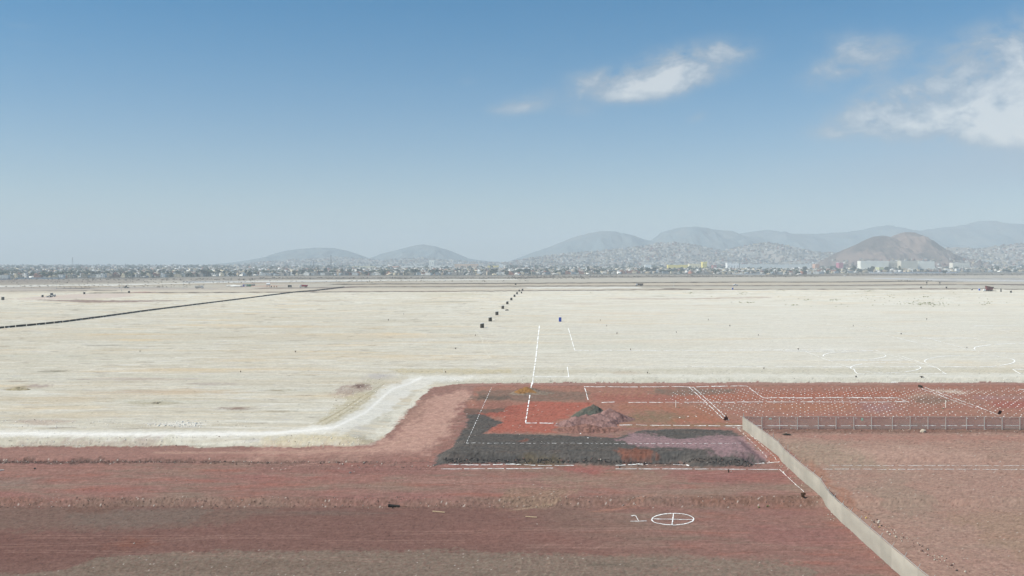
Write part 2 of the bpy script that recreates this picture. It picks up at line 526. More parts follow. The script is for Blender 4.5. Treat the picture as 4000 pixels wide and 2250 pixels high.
# pale tracks and dark drainage lines
stroke([(-700, 1120), (0, 1118.5), (200, 1116), (330, 1113.5), (560, 1111), (800, 1105), (1000, 1100), (1500, 1095), (2020, 1091)], 3.0, (244, 241, 232), .95)
stroke([(560, 1111), (800, 1104), (1000, 1098.5), (1500, 1094)], 2.6, (244, 241, 232), .7)
stroke([(2060, 1124.5), (2180, 1124), (2330, 1124.5), (2500, 1123)], 3.4, (246, 242, 232), .95)
stroke([(1780, 1126.5), (2060, 1124.5)], 1.8, (240, 232, 220), .6)
stroke([(3350, 1124), (3500, 1122), (3700, 1119), (3780, 1122)], 2.2, (236, 228, 212), .6)
for uv, wd, c, al in [
    ([(340, 1145), (700, 1143), (1000, 1142), (1400, 1139.5), (1900, 1137), (2400, 1133), (2700, 1131), (3000, 1130), (3500, 1129.5), (4400, 1128)], 1.6, (104, 84, 74), .9),
    ([(1300, 1110.5), (1700, 1108.5), (2000, 1107), (2500, 1104), (2900, 1102), (3300, 1101.5), (3600, 1098), (3750, 1101)], 1.9, (96, 78, 62), .9),
    ([(1350, 1121), (1700, 1119), (2200, 1117), (2800, 1116), (3300, 1115), (3900, 1111), (4500, 1113)], 2.0, (140, 118, 100), .8),
    ([(2590, 1128), (2650, 1127), (2700, 1129)], 2.0, (120, 96, 84), .8),
    ([(0, 1137.5), (300, 1135.5), (450, 1135)], 1.2, (96, 88, 84), .8),
    ([(240, 1127), (350, 1126.5), (360, 1126)], 2.0, (88, 74, 68), .8),
    ([(2000, 1084), (2400, 1082), (3000, 1079), (3500, 1073), (4500, 1068)], 2.2, (132, 116, 100), .7),
    ([(0, 1089.5), (250, 1089), (1000, 1086), (2000, 1080)], 1.6, (175, 168, 160), .6),
    ([(1000, 1087), (1500, 1088), (2100, 1086)], 2.0, (96, 88, 78), .6),
    ([(1250, 1134), (1370, 1121)], 5.0, (120, 92, 96), .8),
    ([(1000, 1127), (1250, 1124), (1400, 1121)], 3.0, (150, 124, 116), .7),
    ([(3560, 1129), (3720, 1129)], 1.6, (140, 104, 96), .8),
    ([(3900, 1112), (4300, 1114)], 3.0, (140, 118, 112), .8),
]:
    stroke(uv, wd * 1.35, tuple(x * .8 for x in c), min(1, al * 1.1))
poly([(-1600, 1092), (0, 1091), (60, 1089), (600, 1087), (1000, 1080), (1500, 1078), (2000, 1077), (2500, 1072), (2900, 1074), (3100, 1076), (3400, 1068), (3800, 1067), (5600, 1064), (5600, 1043), (-1600, 1043)], (92, 94, 86), .95, .8, .8, 75, tex=.3)
poly([(30, 1170), (200, 1154), (480, 1146), (540, 1152), (460, 1163), (220, 1169)], (200, 180, 174), .75, 2, 1.5, 70)
poly([(110, 1174), (250, 1172), (300, 1170), (400, 1173), (700, 1173), (730, 1174), (500, 1181), (330, 1182), (250, 1178)], (128, 100, 96), .95, .9, .8, 71)
stroke([(70, 1191), (120, 1188), (230, 1186)], 1.8, (140, 138, 126), .7)
blob(1030, 1105, 60, 3, (190, 160, 140), .7, 72)
blob(1010, 1117, 140, 5, (206, 170, 150), .7, 73)
blob(560, 1141, 60, 2, (196, 150, 140), .7, 74)

# ---- red cutting
RED = [(-3000, 1748), (0, 1746), (700, 1744), (900, 1748), (1350, 1746), (1440, 1739), (1510, 1706), (1545, 1671), (1580, 1631), (1615, 1586), (1650, 1546), (1695, 1513),
       (1800, 1500), (2000, 1497), (4000, 1495), (7000, 1495), (7000, 9200), (-3000, 9200)]
redpts = [(-900, 137.6)] + PALE_EDGE[1:-1] + [(900, 212.8), (900, -900), (-900, -900)]
jx = 0.55 * fbm(X / 0.9, Y / 0.9, 91, 4, .7) + 0.9 * fbm(X / 6, Y / 6, 92, 3)
dd = seg_dist(X, Y, PALE_EDGE)
ir = inside(X, Y, redpts)
sdr = np.where(ir, dd, -dd) + jx
mred = sdr > 0
region[mred] = 1
rc = np.zeros((nv, 3))
rc[:] = np.array(P((156, 120, 111)))
rtex = fbm(X / 9, Y / 2.6, 61, 5, .6)
rtex2 = fbm(X / 24, Y / 9, 67, 4, .6)
rtex3 = fbm(X / 2.5, Y / 0.9, 68, 4, .6)
for fld, c, lo, hi, al in ((rtex, (142, 124, 112), 0.05, 0.6, 0.7), (-rtex, (164, 112, 100), 0.08, 0.6, 0.7), (rtex2, (150, 134, 120), 0.1, 0.6, 0.55),
                           (-rtex2, (156, 110, 106), 0.1, 0.6, 0.5), (rtex3, (132, 104, 96), 0.2, 0.7, 0.35), (-rtex3, (176, 142, 130), 0.2, 0.7, 0.3)):
    w = (ss(fld, lo, hi) * al)[:, None]
    rc = rc * (1 - w) + np.array(P(c)) * w
col[mred] = rc[mred]
rough[mred] = .35
# apron nearest the viewer: darker soil, grey-green rolled strips
mA = mred & (Y < YA + .2)
lerp(mA, P((128, 98, 91)), (0.75 * ss(X[mA], 30, -10) + 0.15))
poly([(-900, 1985), (0, 1978), (500, 1982), (1100, 1985), (900, 2050), (600, 2062), (0, 2075), (-900, 2080)], (128, 112, 102), .65, 8, 12, 81, tex=.5)
poly([(270, 1975), (480, 1975), (470, 2000), (270, 2000)], (118, 88, 78), .6, 6, 8, 82)
poly([(280, 2010), (600, 1990), (820, 1985), (760, 2040), (500, 2065), (300, 2050)], (126, 118, 110), .5, 10, 12, 83, tex=.6)
poly([(-600, 2100), (300, 2090), (640, 2085), (620, 2130), (400, 2190), (-600, 2240)], (116, 84, 78), .45, 12, 14, 84, tex=.5)
poly([(-900, 2260), (200, 2235), (330, 2200), (380, 2170), (700, 2160), (1200, 2150), (1800, 2150), (2080, 2165), (2500, 2172), (2700, 2178), (3000, 2185), (3200, 2215), (3200, 2290), (3000, 2500), (-900, 2500)],
     (138, 128, 115), .85, 7, 12, 85, tex=.6, rg=.5)
poly([(330, 2200), (1400, 2188), (1500, 2200), (1000, 2225), (300, 2228)], (118, 102, 90), .5, 8, 14, 86, tex=.6)
blob(2380, 2205, 130, 9, (112, 104, 94), .6, 87)
blob(2560, 2212, 60, 7, (104, 98, 90), .6, 88)
blob(2560, 2010, 260, 10, (150, 136, 122), .5, 88)
blob(520, 2120, 100, 26, (136, 92, 78), .6, 89)
blob(1250, 2005, 320, 10, (124, 112, 104), .5, 90)
blob(1900, 2080, 260, 40, (142, 106, 98), .6, 93)
# slope between apron and terrace: loose stones and clods
poly([(-900, 1942), (0, 1944), (700, 1946), (1500, 1945), (1590, 1952), (2000, 1938), (2500, 1940), (3000, 1938), (3200, 1940), (3190, 1972), (3000, 1976), (2400, 1984), (2000, 1985),
      (1500, 1984), (1000, 1978), (500, 1973), (-900, 1972)], (138, 112, 101), .8, 4, 5, 94, rg=1.0, tex=.3)
poly([(1960, 1900), (2250, 1905), (2200, 1950), (2050, 1995), (1960, 1990)], (152, 132, 112), .6, 10, 14, 95, rg=.8)
poly([(2700, 1935), (3180, 1935), (3190, 1972), (2700, 1976)], (138, 104, 88), .6, 8, 10, 96)
# terrace
poly([(-900, 1812), (0, 1815), (600, 1810), (560, 1835), (0, 1852), (-900, 1850)], (172, 134, 122), .5, 6, 8, 97, tex=.5)
poly([(-500, 1862), (150, 1865), (160, 1895), (-500, 1910)], (138, 128, 120), .6, 8, 10, 98)
poly([(1000, 1800), (1740, 1800), (1720, 1838), (1400, 1845), (1000, 1840)], (146, 108, 102), .7, 6, 8, 99, rg=.7, tex=.4)
poly([(1000, 1860), (1500, 1855), (1480, 1890), (1000, 1900)], (164, 112, 104), .5, 10, 12, 100)
poly([(2100, 1860), (2500, 1845), (2700, 1860), (2600, 1895), (2200, 1900)], (150, 138, 118), .5, 10, 12, 101, tex=.5)
poly([(2160, 1826), (2420, 1820), (2300, 1852), (2240, 1842)], (170, 102, 98), .8, 4, 7, 102)
poly([(2600, 1838), (3080, 1838), (3090, 1880), (2800, 1890), (2600, 1870)], (158, 106, 102), .6, 6, 8, 103)
stroke([(2050, 1881), (2150, 1882)], 1.6, (186, 160, 140), .7)
# stone strip at the lower side of the haul road
poly([(-900, 1790), (0, 1791), (500, 1794), (900, 1795), (1300, 1795), (1700, 1794), (1700, 1804), (1300, 1806), (600, 1808), (300, 1812), (0, 1808), (-900, 1806)], (118, 98, 91), .9, 2.5, 4, 104, rg=1.2, tex=.3)
# haul road: red dust strip that climbs to the far side of the cutting
ROAD = [(-900, 1747), (0, 1747), (700, 1746), (900, 1749), (1350, 1747), (1440, 1740), (1510, 1706), (1545, 1671), (1580, 1631), (1615, 1586), (1650, 1546), (1695, 1513), (1800, 1500), (2000, 1497), (3000, 1495), (4600, 1495),
        (4600, 1502), (2100, 1503), (1930, 1510), (1850, 1530), (1800, 1580), (1780, 1640), (1750, 1700), (1680, 1755), (1690, 1790), (1300, 1792), (600, 1792), (-900, 1790)]
poly(ROAD, (160, 124, 115), .9, 2.5, 2.5, 105, reg=2, rg=.12)
poly([(-900, 1788), (0, 1789), (500, 1791), (900, 1793), (1300, 1793), (1710, 1793), (1710, 1803), (1300, 1806), (600, 1809), (300, 1812), (0, 1810), (-900, 1808)], (108, 92, 87), .9, 2.5, 5, 104, rg=1.3, tex=.5)
poly([(1100, 1752), (1440, 1745), (1540, 1700), (1600, 1620), (1660, 1560), (1800, 1520), (1860, 1525), (1790, 1600), (1750, 1690), (1660, 1760), (1400, 1775), (1000, 1778), (1000, 1758)], (206, 168, 153), .9, 10, 8, 106, tex=.4)
poly([(-900, 1752), (700, 1756), (1000, 1758), (1000, 1785), (600, 1785), (-900, 1782)], (172, 134, 124), .6, 6, 4, 107, tex=.4)
poly([(1540, 1670), (1610, 1590), (1650, 1560), (1680, 1545), (1660, 1600), (1620, 1650)], (146, 116, 104), .6, 6, 6, 108)
stroke([(600, 1768), (1100, 1768), (1450, 1758), (1620, 1710)], 6, (194, 160, 144), .6)
stroke([(1580, 1668), (1700, 1663), (1800, 1650)], 1.8, (206, 172, 156), .8)
stroke([(1600, 1674), (1720, 1668), (1790, 1660)], 1.5, (206, 172, 156), .6)
stroke([(1660, 1740), (1730, 1690), (1760, 1640), (1770, 1580), (1800, 1545)], 3, (198, 166, 150), .5)
stroke([(1600, 1740), (1690, 1680), (1740, 1600)], 4, (196, 160, 144), .4)
stroke([(1800, 1503), (2100, 1500), (4600, 1499)], 3.0, (188, 152, 140), .7)
# ground inside the cutting between the haul road and the gravel
poly([(1860, 1512), (2000, 1506), (2400, 1505), (4600, 1504), (4600, 1640), (2940, 1670), (2450, 1668), (2170, 1692), (1900, 1684), (1800, 1610)], (176, 126, 108), .75, 4, 4, 110, rg=.45, tex=.3)
poly([(1860, 1530), (2010, 1523), (2100, 1520), (2290, 1532), (2290, 1565), (2040, 1568), (1990, 1560), (1860, 1566)], (124, 114, 104), .85, 3, 4, 111, tex=.3)
poly([(1850, 1545), (2000, 1546), (2000, 1563), (1855, 1562)], (98, 94, 88), .8, 3, 4, 112)
poly([(1860, 1566), (2000, 1568), (2000, 1592), (1850, 1592)], (150, 110, 100), .8, 3, 4, 113)
poly([(1820, 1598), (1990, 1592), (2040, 1600), (2040, 1615), (1900, 1622), (1815, 1620)], (98, 92, 87), .9, 3, 4, 114)
poly([(1980, 1590), (2060, 1572), (2300, 1570), (2330, 1580), (2180, 1640), (2170, 1690), (1900, 1684), (1900, 1672), (1960, 1650), (1950, 1632), (1860, 1625), (1860, 1615), (1960, 1610)], (180, 102, 88), .9, 3, 5, 115, tex=.3, rg=.7)
poly([(2300, 1540), (2540, 1545), (2700, 1555), (2640, 1570), (2400, 1570), (2310, 1560)], (164, 104, 94), .7, 5, 6, 116, tex=.4)
poly([(2560, 1520), (2700, 1518), (2880, 1522), (2880, 1535), (2740, 1545), (2540, 1540)], (122, 116, 106), .8, 4, 6, 117, tex=.5)
poly([(2640, 1548), (2900, 1540), (3200, 1530), (3600, 1530), (3500, 1548), (3000, 1556), (2660, 1566)], (174, 108, 86), .7, 5, 7, 118, tex=.5)
poly([(2400, 1650), (2470, 1615), (2620, 1610), (2720, 1625), (2600, 1655)], (134, 122, 100), .85, 8, 8, 119, tex=.4)
poly([(2420, 1575), (2620, 1578), (2780, 1590), (2800, 1640), (2700, 1640), (2620, 1605), (2440, 1600)], (172, 118, 94), .6, 8, 8, 120, tex=.6)
poly([(2630, 1640), (2760, 1620), (2860, 1640), (2800, 1652), (2640, 1655)], (178, 114, 88), .6, 6, 7, 121)
poly([(2440, 1660), (2905, 1655), (2905, 1668), (2440, 1672)], (142, 124, 96), .7, 3, 4, 122)
poly([(3000, 1575), (3300, 1572), (3340, 1590), (3200, 1610), (2990, 1600)], (176, 122, 94), .6, 8, 8, 123)
poly([(3360, 1572), (3500, 1580), (3520, 1600), (3440, 1618), (3360, 1600)], (160, 128, 130), .75, 8, 8, 124)
poly([(3540, 1556), (3600, 1545), (3690, 1550), (3700, 1575), (3600, 1578)], (132, 120, 108), .8, 6, 6, 125)
blob(3720, 1530, 80, 9, (206, 190, 176), .9, 126)
poly([(3530, 1548), (3600, 1540), (3700, 1536), (3650, 1545), (3560, 1554)], (190, 162, 144), .8, 4, 4, 127)
poly([(3860, 1565), (4300, 1560), (4300, 1600), (3900, 1590)], (166, 94, 88), .8, 8, 8, 128)
poly([(3800, 1545), (4300, 1550), (4300, 1562), (3820, 1562)], (168, 136, 138), .6, 5, 6, 129)
for k in range(14):       # raked soil stripes
    u = 2440 + 26 * k
    stroke([(u, 1580), (u + 30, 1620), (u + 66, 1652)], 3.0, (150, 128, 100) if k % 2 else (172, 128, 104), .38)
for k in range(12):
    u = 3020 + 40 * k
    stroke([(u, 1575), (u + 26, 1600), (u + 44, 1618)], 2.6, (184, 140, 118), .3)
for k in range(9):
    u = 2350 + 24 * k
    stroke([(u, 1550), (u + 16, 1530), (u + 14, 1518)], 2.4, (176, 140, 112), .45)
# ---- black gravel platform
gx = 0.4 * fbm(X / 1.2, Y / 1.2, 131, 4, .6) + 0.5 * fbm(X / 4, Y / 4, 132, 3)
dg = seg_dist(X, Y, GRAVEL, True)
ig = inside(X, Y, GRAVEL)
sg = np.where(ig, dg, -dg) + gx
mg = sg > 0.0
region[mg] = 3
lerp(mg, P((96, 93, 89)), 0.96 * ss(sg[mg], 0, 0.5))
gt = fbm(X / 5, Y / 2, 133, 4, .6)
w = np.clip(ss(gt[mg], 0.15, 0.6) * 0.5, 0, 1)
lerp(mg, P((110, 96, 88)), w)
w = np.clip(ss(-gt[mg], 0.15, 0.6) * 0.4, 0, 1)
lerp(mg, P((82, 84, 84)), w)
rough[mg] = .8
poly([(1740, 1790), (2400, 1789), (2700, 1788), (2940, 1795), (3005, 1790), (2945, 1806), (2940, 1823), (2700, 1826), (2650, 1812), (2350, 1818), (2100, 1815), (1760, 1812)], (84, 81, 79), .8, 3, 4, 134, rg=1.1, tex=.3)
poly([(2420, 1722), (2470, 1695), (2560, 1700), (2640, 1714), (2750, 1708), (2860, 1700), (2905, 1705), (2990, 1770), (3010, 1790), (2980, 1795), (2940, 1780), (2800, 1765), (2620, 1745), (2520, 1745), (2440, 1735)],
     (172, 139, 141), .95, 5, 8, 135, tex=.3, rg=.7)
poly([(2410, 1765), (2440, 1754), (2550, 1754), (2560, 1768), (2520, 1775), (2430, 1774)], (146, 92, 74), .9, 4, 6, 136)
poly([(2025, 1725), (2050, 1712), (2080, 1716), (2060, 1728)], (142, 92, 78), .8, 4, 5, 137)
poly([(2000, 1790), (2070, 1770), (2170, 1775), (2200, 1788)], (112, 98, 72), .7, 6, 7, 138)
poly([(2080, 1790), (2260, 1786), (2260, 1806), (2080, 1808)], (104, 88, 70), .5, 4, 5, 139)
blob(2385, 1703, 12, 7, (150, 116, 116), .8, 140)
# strip between gravel and fence
poly([(2880, 1672), (2915, 1680), (3060, 1805), (3015, 1798), (2930, 1720)], (168, 116, 102), .85, 3, 4, 141)
poly([(2850, 1668), (2905, 1668), (2940, 1705), (2890, 1695)], (170, 156, 142), .7, 5, 6, 142, rg=.9)
# ---- yard behind the fence
poly([(2990, 1690), (5200, 1690), (5200, 3000), (3900, 3000), (3640, 2290), (3380, 2060), (3240, 1920), (3130, 1800)], (180, 152, 137), .85, 10, 10, 143, tex=.35, rg=.5)
poly([(2990, 1700), (3400, 1700), (4600, 1700), (4600, 1720), (3700, 1725), (3200, 1720)], (176, 126, 114), .6, 6, 8, 144, tex=.5)
poly([(3040, 1740), (3150, 1728), (3300, 1745), (3460, 1800), (3500, 1835), (3250, 1830), (3120, 1790)], (166, 150, 132), .8, 12, 12, 145, tex=.5)
poly([(3300, 1760), (3500, 1735), (3800, 1770), (3900, 1800), (3600, 1810), (3450, 1800)], (196, 164, 149), .7, 16, 14, 146, tex=.6)
poly([(3140, 1790), (3180, 1800), (3330, 1950), (3380, 2020), (3300, 1970)], (172, 120, 96), .6, 10, 8, 147)
poly([(3350, 1900), (3520, 1880), (3660, 1960), (3600, 2040), (3450, 1990)], (152, 140, 124), .5, 14, 12, 148, tex=.5)
poly([(3700, 2010), (4400, 1980), (4400, 2260), (4100, 2270)], (158, 136, 112), .45, 20, 18, 149, tex=.6)
poly([(2930, 1676), (5200, 1672), (5200, 1688), (3000, 1692)], (132, 104, 92), .8, 3, 3, 150, rg=.9)
blob(3076, 1696, 18, 5, (90, 82, 74), .9, 151, rg=1)
for k in range(30):       # drag marks across the yard
    u = 3250 + 44 * k; v = 1745 + (k * 67 % 130)
    stroke([(u, v), (u + 180, v + 38), (u + 420, v + 130), (u + 560, v + 220)], 2.0 + (k % 3), (192, 160, 146) if k % 3 else (138, 116, 104), .25)
# wheel tracks
tr = random.Random(77)
for k in range(26):
    v = tr.uniform(2000, 2150) if k % 2 else tr.uniform(1822, 1935)
    u = tr.uniform(-300, 2400); L_ = tr.uniform(500, 1500); sl_ = tr.uniform(-22, 22)
    dk_ = tr.random() < .5
    for q_ in (0, 9):
        stroke([(u, v + q_), (u + L_ * .35, v + sl_ * .3 + q_), (u + L_ * .7, v + sl_ + q_), (u + L_, v + sl_ * 2.2 + q_)], tr.uniform(1.6, 2.6), (116, 90, 82) if dk_ else (180, 146, 134), .30, dz=-.015)
for k in range(9):
    stroke([(2080 + 40 * k, 2165 - 4 * k), (2140 + 38 * k, 2125), (2230 + 36 * k, 2100), (2330 + 40 * k, 2095)], 2.0, (124, 92, 84) if k % 2 else (174, 138, 126), .3)
for k in range(7):
    stroke([(1990 + 26 * k, 1995 - 3 * k), (2070 + 20 * k, 1965 - 3 * k), (2105 + 20 * k, 1930), (2150 + 18 * k, 1915)], 1.8, (178, 154, 130), .55)
for k in range(8):
    u = 2010 + 34 * k + (k * 53 % 17)
    stroke([(u - 30, 2290), (u + 14, 2240), (u + 28, 2200), (u + 14, 2165)], 2.0, (172, 156, 138), .45)
    stroke([(u - 20, 2292), (u + 24, 2242), (u + 38, 2202), (u + 24, 2167)], 1.8, (112, 100, 90), .4)
for k in range(3):
    stroke([(2300 + 20 * k, 1998), (2420 + 20 * k, 1965), (2540 + 14 * k, 1930)], 1.8, (186, 138, 118), .5)
stroke([(1160, 1816), (1260, 1796), (1330, 1786)], 1.8, (190, 154, 142), .6)
stroke([(1130, 1824), (1240, 1808), (1310, 1796)], 1.8, (190, 154, 142), .6)
for k in range(6):
    stroke([(1780 + 28 * k, 2240 - 2 * k), (1840 + 24 * k, 2205), (1900 + 26 * k, 2190)], 1.6, (160, 150, 134), .3)
for k in range(12):
    u = 760 + 46 * k
    stroke([(u, 1978), (u + 34, 1962), (u + 70, 1950)], 1.8, (166, 136, 122), .3)

# speckle: individual clods and pebbles as colour variation of the soil itself
hue = np.where((region == 1) | (region == 2), 1, 0)[:, None]
lum = col.mean(1, keepdims=True)
col[:] = np.where(hue == 1, (lum + (col - lum) * .95) * np.array((1.06, 1.01, .965)), col)
col[:] = np.where((region == 0)[:, None] & (Y < 1000)[:, None], col * np.array((1.05, 1.012, .975)), col)
col[region == 3] *= 1.08
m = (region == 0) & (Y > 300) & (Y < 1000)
col[m] *= (1 + .13 * ss(Y[m], 300, 800))[:, None]  # far field colour brightened with distance to offset the haze
sp = np.where(region == 0, .085, .115) + 0.16 * np.clip(rough, 0, 1.6)
nearw = ss(Y, 700, 150)
iso2 = fbm(X / 0.45, Y / 0.45, 43, 2, .7)
iso3 = fbm(X / 1.6, Y / 0.7, 47, 4, .7)
qn = np.where(region == 0, .55, 1.0)
col *= (1 + ((fine * 0.55 + iso2 * 1.1) * sp * nearw + (iso * 0.10 + iso3 * .12) * nearw) * qn)[:, None]
q = rng.random(nv)
m = (q < 0.02 * np.clip(rough - .35, 0, 1.0)) & (Y < 230) & (region != 3)
col[m] = np.array(P((205, 192, 180)))
m = (q > 1 - 0.03 * np.clip(rough, 0, 1.4) ** 2) & (Y < 230)
col[m] *= 0.55
col = np.clip(col, 0.005, 0.86)
micro = (0.13 * fbm(X / 0.34, Y / 0.42, 201, 3, .7) * np.clip(rough, 0, 1.4) ** 1.5 + 0.05 * fbm(X / 6, Y / 3, 203, 3)) * ss(Y, 420, 180)
Z = Z + micro
# everything beyond the sharp grid falls a little, so distant bands stay calm
far_m = Y > 5000
col[far_m] = np.array(P((96, 98, 90)))

gidx = np.arange(nv).reshape(nr, nc)


def ground_sample(x, y):
    """height of the finished ground sheet at a plan point (bilinear in its grid)"""
    i = int(np.clip(np.searchsorted(Yr, y) - 1, 0, nr - 2))
    t = (y - Yr[i]) / (Yr[i + 1] - Yr[i])
    s = x / max(y, 60.0)
    j = int(np.clip(np.searchsorted(Ssel, s) - 1, 0, nc - 2))
    r = (s - Ssel[j]) / (Ssel[j + 1] - Ssel[j])
    z = Z[gidx[i:i + 2, j:j + 2]]
    return float((z[0, 0] * (1 - r) + z[0, 1] * r) * (1 - t) + (z[1, 0] * (1 - r) + z[1, 1] * r) * t)


def on_ground(u, v):
    x, y, z = G(u, v)
    return Vector((x, y, ground_sample(x, y)))


# ------------------------------------------------------------------ materials
def new_mat(name):
    m = bpy.data.materials.new(name)
    m.use_nodes = True
    nt = m.node_tree
    b = nt.nodes['Principled BSDF']
    b.inputs['Roughness'].default_value = 0.9
    b.inputs['Specular IOR Level'].default_value = 0.15
    return m, nt, b


def soil_mat(name, attr='soil', bump=0.5):
    m, nt, b = new_mat(name)
    N = nt.nodes.new; L = nt.links.new
    at = N('ShaderNodeAttribute'); at.attribute_name = attr
    tc = N('ShaderNodeTexCoord')
    mp = N('ShaderNodeMapping'); mp.inputs['Scale'].default_value = (0.45, 1.3, 1)
    L(tc.outputs['Object'], mp.inputs[0])
    n1 = N('ShaderNodeTexNoise'); n1.inputs['Scale'].default_value = 1.2; n1.inputs['Detail'].default_value = 5; n1.inputs['Roughness'].default_value = .7
    L(mp.outputs[0], n1.inputs['Vector'])
    n2 = N('ShaderNodeTexNoise'); n2.inputs['Scale'].default_value = 4.5; n2.inputs['Detail'].default_value = 3; n2.inputs['Roughness'].default_value = .7
    L(tc.outputs['Object'], n2.inputs['Vector'])
    mr = N('ShaderNodeMapRange'); mr.inputs['From Min'].default_value = .25; mr.inputs['From Max'].default_value = .75
    mr.inputs['To Min'].default_value = .88; mr.inputs['To Max'].default_value = 1.10
    L(n1.outputs[0], mr.inputs[0])
    mx = N('ShaderNodeMix'); mx.data_type = 'RGBA'; mx.blend_type = 'MULTIPLY'; mx.inputs[0].default_value = 1
    L(at.outputs['Color'], mx.inputs[6]); L(mr.outputs[0], mx.inputs[7])
    L(mx.outputs[2], b.inputs['Base Color'])
    bp = N('ShaderNodeBump'); bp.inputs['Strength'].default_value = bump; bp.inputs['Distance'].default_value = .12
    L(n2.outputs[0], bp.inputs['Height']); L(bp.outputs[0], b.inputs['Normal'])
    b.inputs['Roughness'].default_value = 1.0
    b.inputs['Specular IOR Level'].default_value = 0.0
    return m


_mats = {}


def mat(name, c, rough_=0.85, var=0.12, scale=3.0, metal=0.0, srgb=True, spec=0.2):
    if name in _mats:
        return _mats[name]
    m, nt, b = new_mat(name)
    N = nt.nodes.new; L = nt.links.new
    base = alb(c, 0.8) if srgb else c
    tc = N('ShaderNodeTexCoord')
    n1 = N('ShaderNodeTexNoise'); n1.inputs['Scale'].default_value = scale; n1.inputs['Detail'].default_value = 4
    L(tc.outputs['Object'], n1.inputs['Vector'])
    rp = N('ShaderNodeMapRange'); rp.inputs['From Min'].default_value = .3; rp.inputs['From Max'].default_value = .7
    rp.inputs['To Min'].default_value = 1 - var; rp.inputs['To Max'].default_value = 1 + var * .5
    L(n1.outputs[0], rp.inputs[0])
    mx = N('ShaderNodeMix'); mx.data_type = 'RGBA'; mx.blend_type = 'MULTIPLY'; mx.inputs[0].default_value = 1
    mx.inputs[6].default_value = (*base, 1)
    L(rp.outputs[0], mx.inputs[7]); L(mx.outputs[2], b.inputs['Base Color'])
    b.inputs['Roughness'].default_value = rough_
    b.inputs['Metallic'].default_value = metal
    b.inputs['Specular IOR Level'].default_value = spec
    _mats[name] = m
    return m


SOIL = soil_mat("soil")


def tag(o, label=None, cat=None, group=None, kind=None):
    if label: o['label'] = label
    if cat: o['category'] = cat
    if group: o['group'] = group
    if kind: o['kind'] = kind
    return o


def link(name, me, parent=None):
    o = bpy.data.objects.new(name, me)
    C.objects.link(o)
    if parent is not None:
        o.parent = parent
    return o


def np_mesh(name, verts, faces, material, colors=None, smooth=False, attr='soil'):
    """verts (n,3); faces (m,4) or (m,3) arrays"""
    me = bpy.data.meshes.new(name)
    faces = np.asarray(faces, np.int32)
    k = faces.shape[1]
    me.vertices.add(len(verts)); me.vertices.foreach_set('co', np.asarray(verts, np.float32).ravel())
    me.loops.add(faces.size); me.loops.foreach_set('vertex_index', faces.ravel())
    me.polygons.add(len(faces)); me.polygons.foreach_set('loop_start', np.arange(0, faces.size, k, dtype=np.int32))
    me.polygons.foreach_set('loop_total', np.full(len(faces), k, np.int32))
    if smooth:
        me.polygons.foreach_set('use_smooth', np.ones(len(faces), bool))
    me.update(calc_edges=True)
    if colors is not None:
        ca = me.color_attributes.new(attr, 'FLOAT_COLOR', 'POINT')
        cc = np.ones((len(verts), 4), np.float32); cc[:, :3] = colors
        ca.data.foreach_set('color', cc.ravel())
    me.validate()
    if material: me.materials.append(material)
    return me


# ------------------------------------------------------------------ ground objects
quads = np.stack([gidx[:-1, :-1].ravel(), gidx[:-1, 1:].ravel(), gidx[1:, 1:].ravel(), gidx[1:, :-1].ravel()], 1)
fr = np.sort(region[quads], axis=1)[:, 1]
allv = np.stack([X, Y, Z], 1)
for rid, name, label in ((0, 'ground', 'wide flat pale cream earth field running out to the distant town'),
                         (1, 'red_ground', 'reddish brown graded soil in the foreground and behind the fence'),
                         (2, 'dirt_road', 'smooth dusty red haul road curving up beside the pale embankment'),
                         (3, 'gravel_bed', 'raised platform of black volcanic gravel with pink and orange patches')):
    fq = quads[fr == rid]
    used, inv = np.unique(fq.ravel(), return_inverse=True)
    me = np_mesh(name, allv[used], inv.reshape(-1, 4), SOIL, col[used], smooth=True)
    o = link(name, me)
    tag(o, label=label, kind='structure')


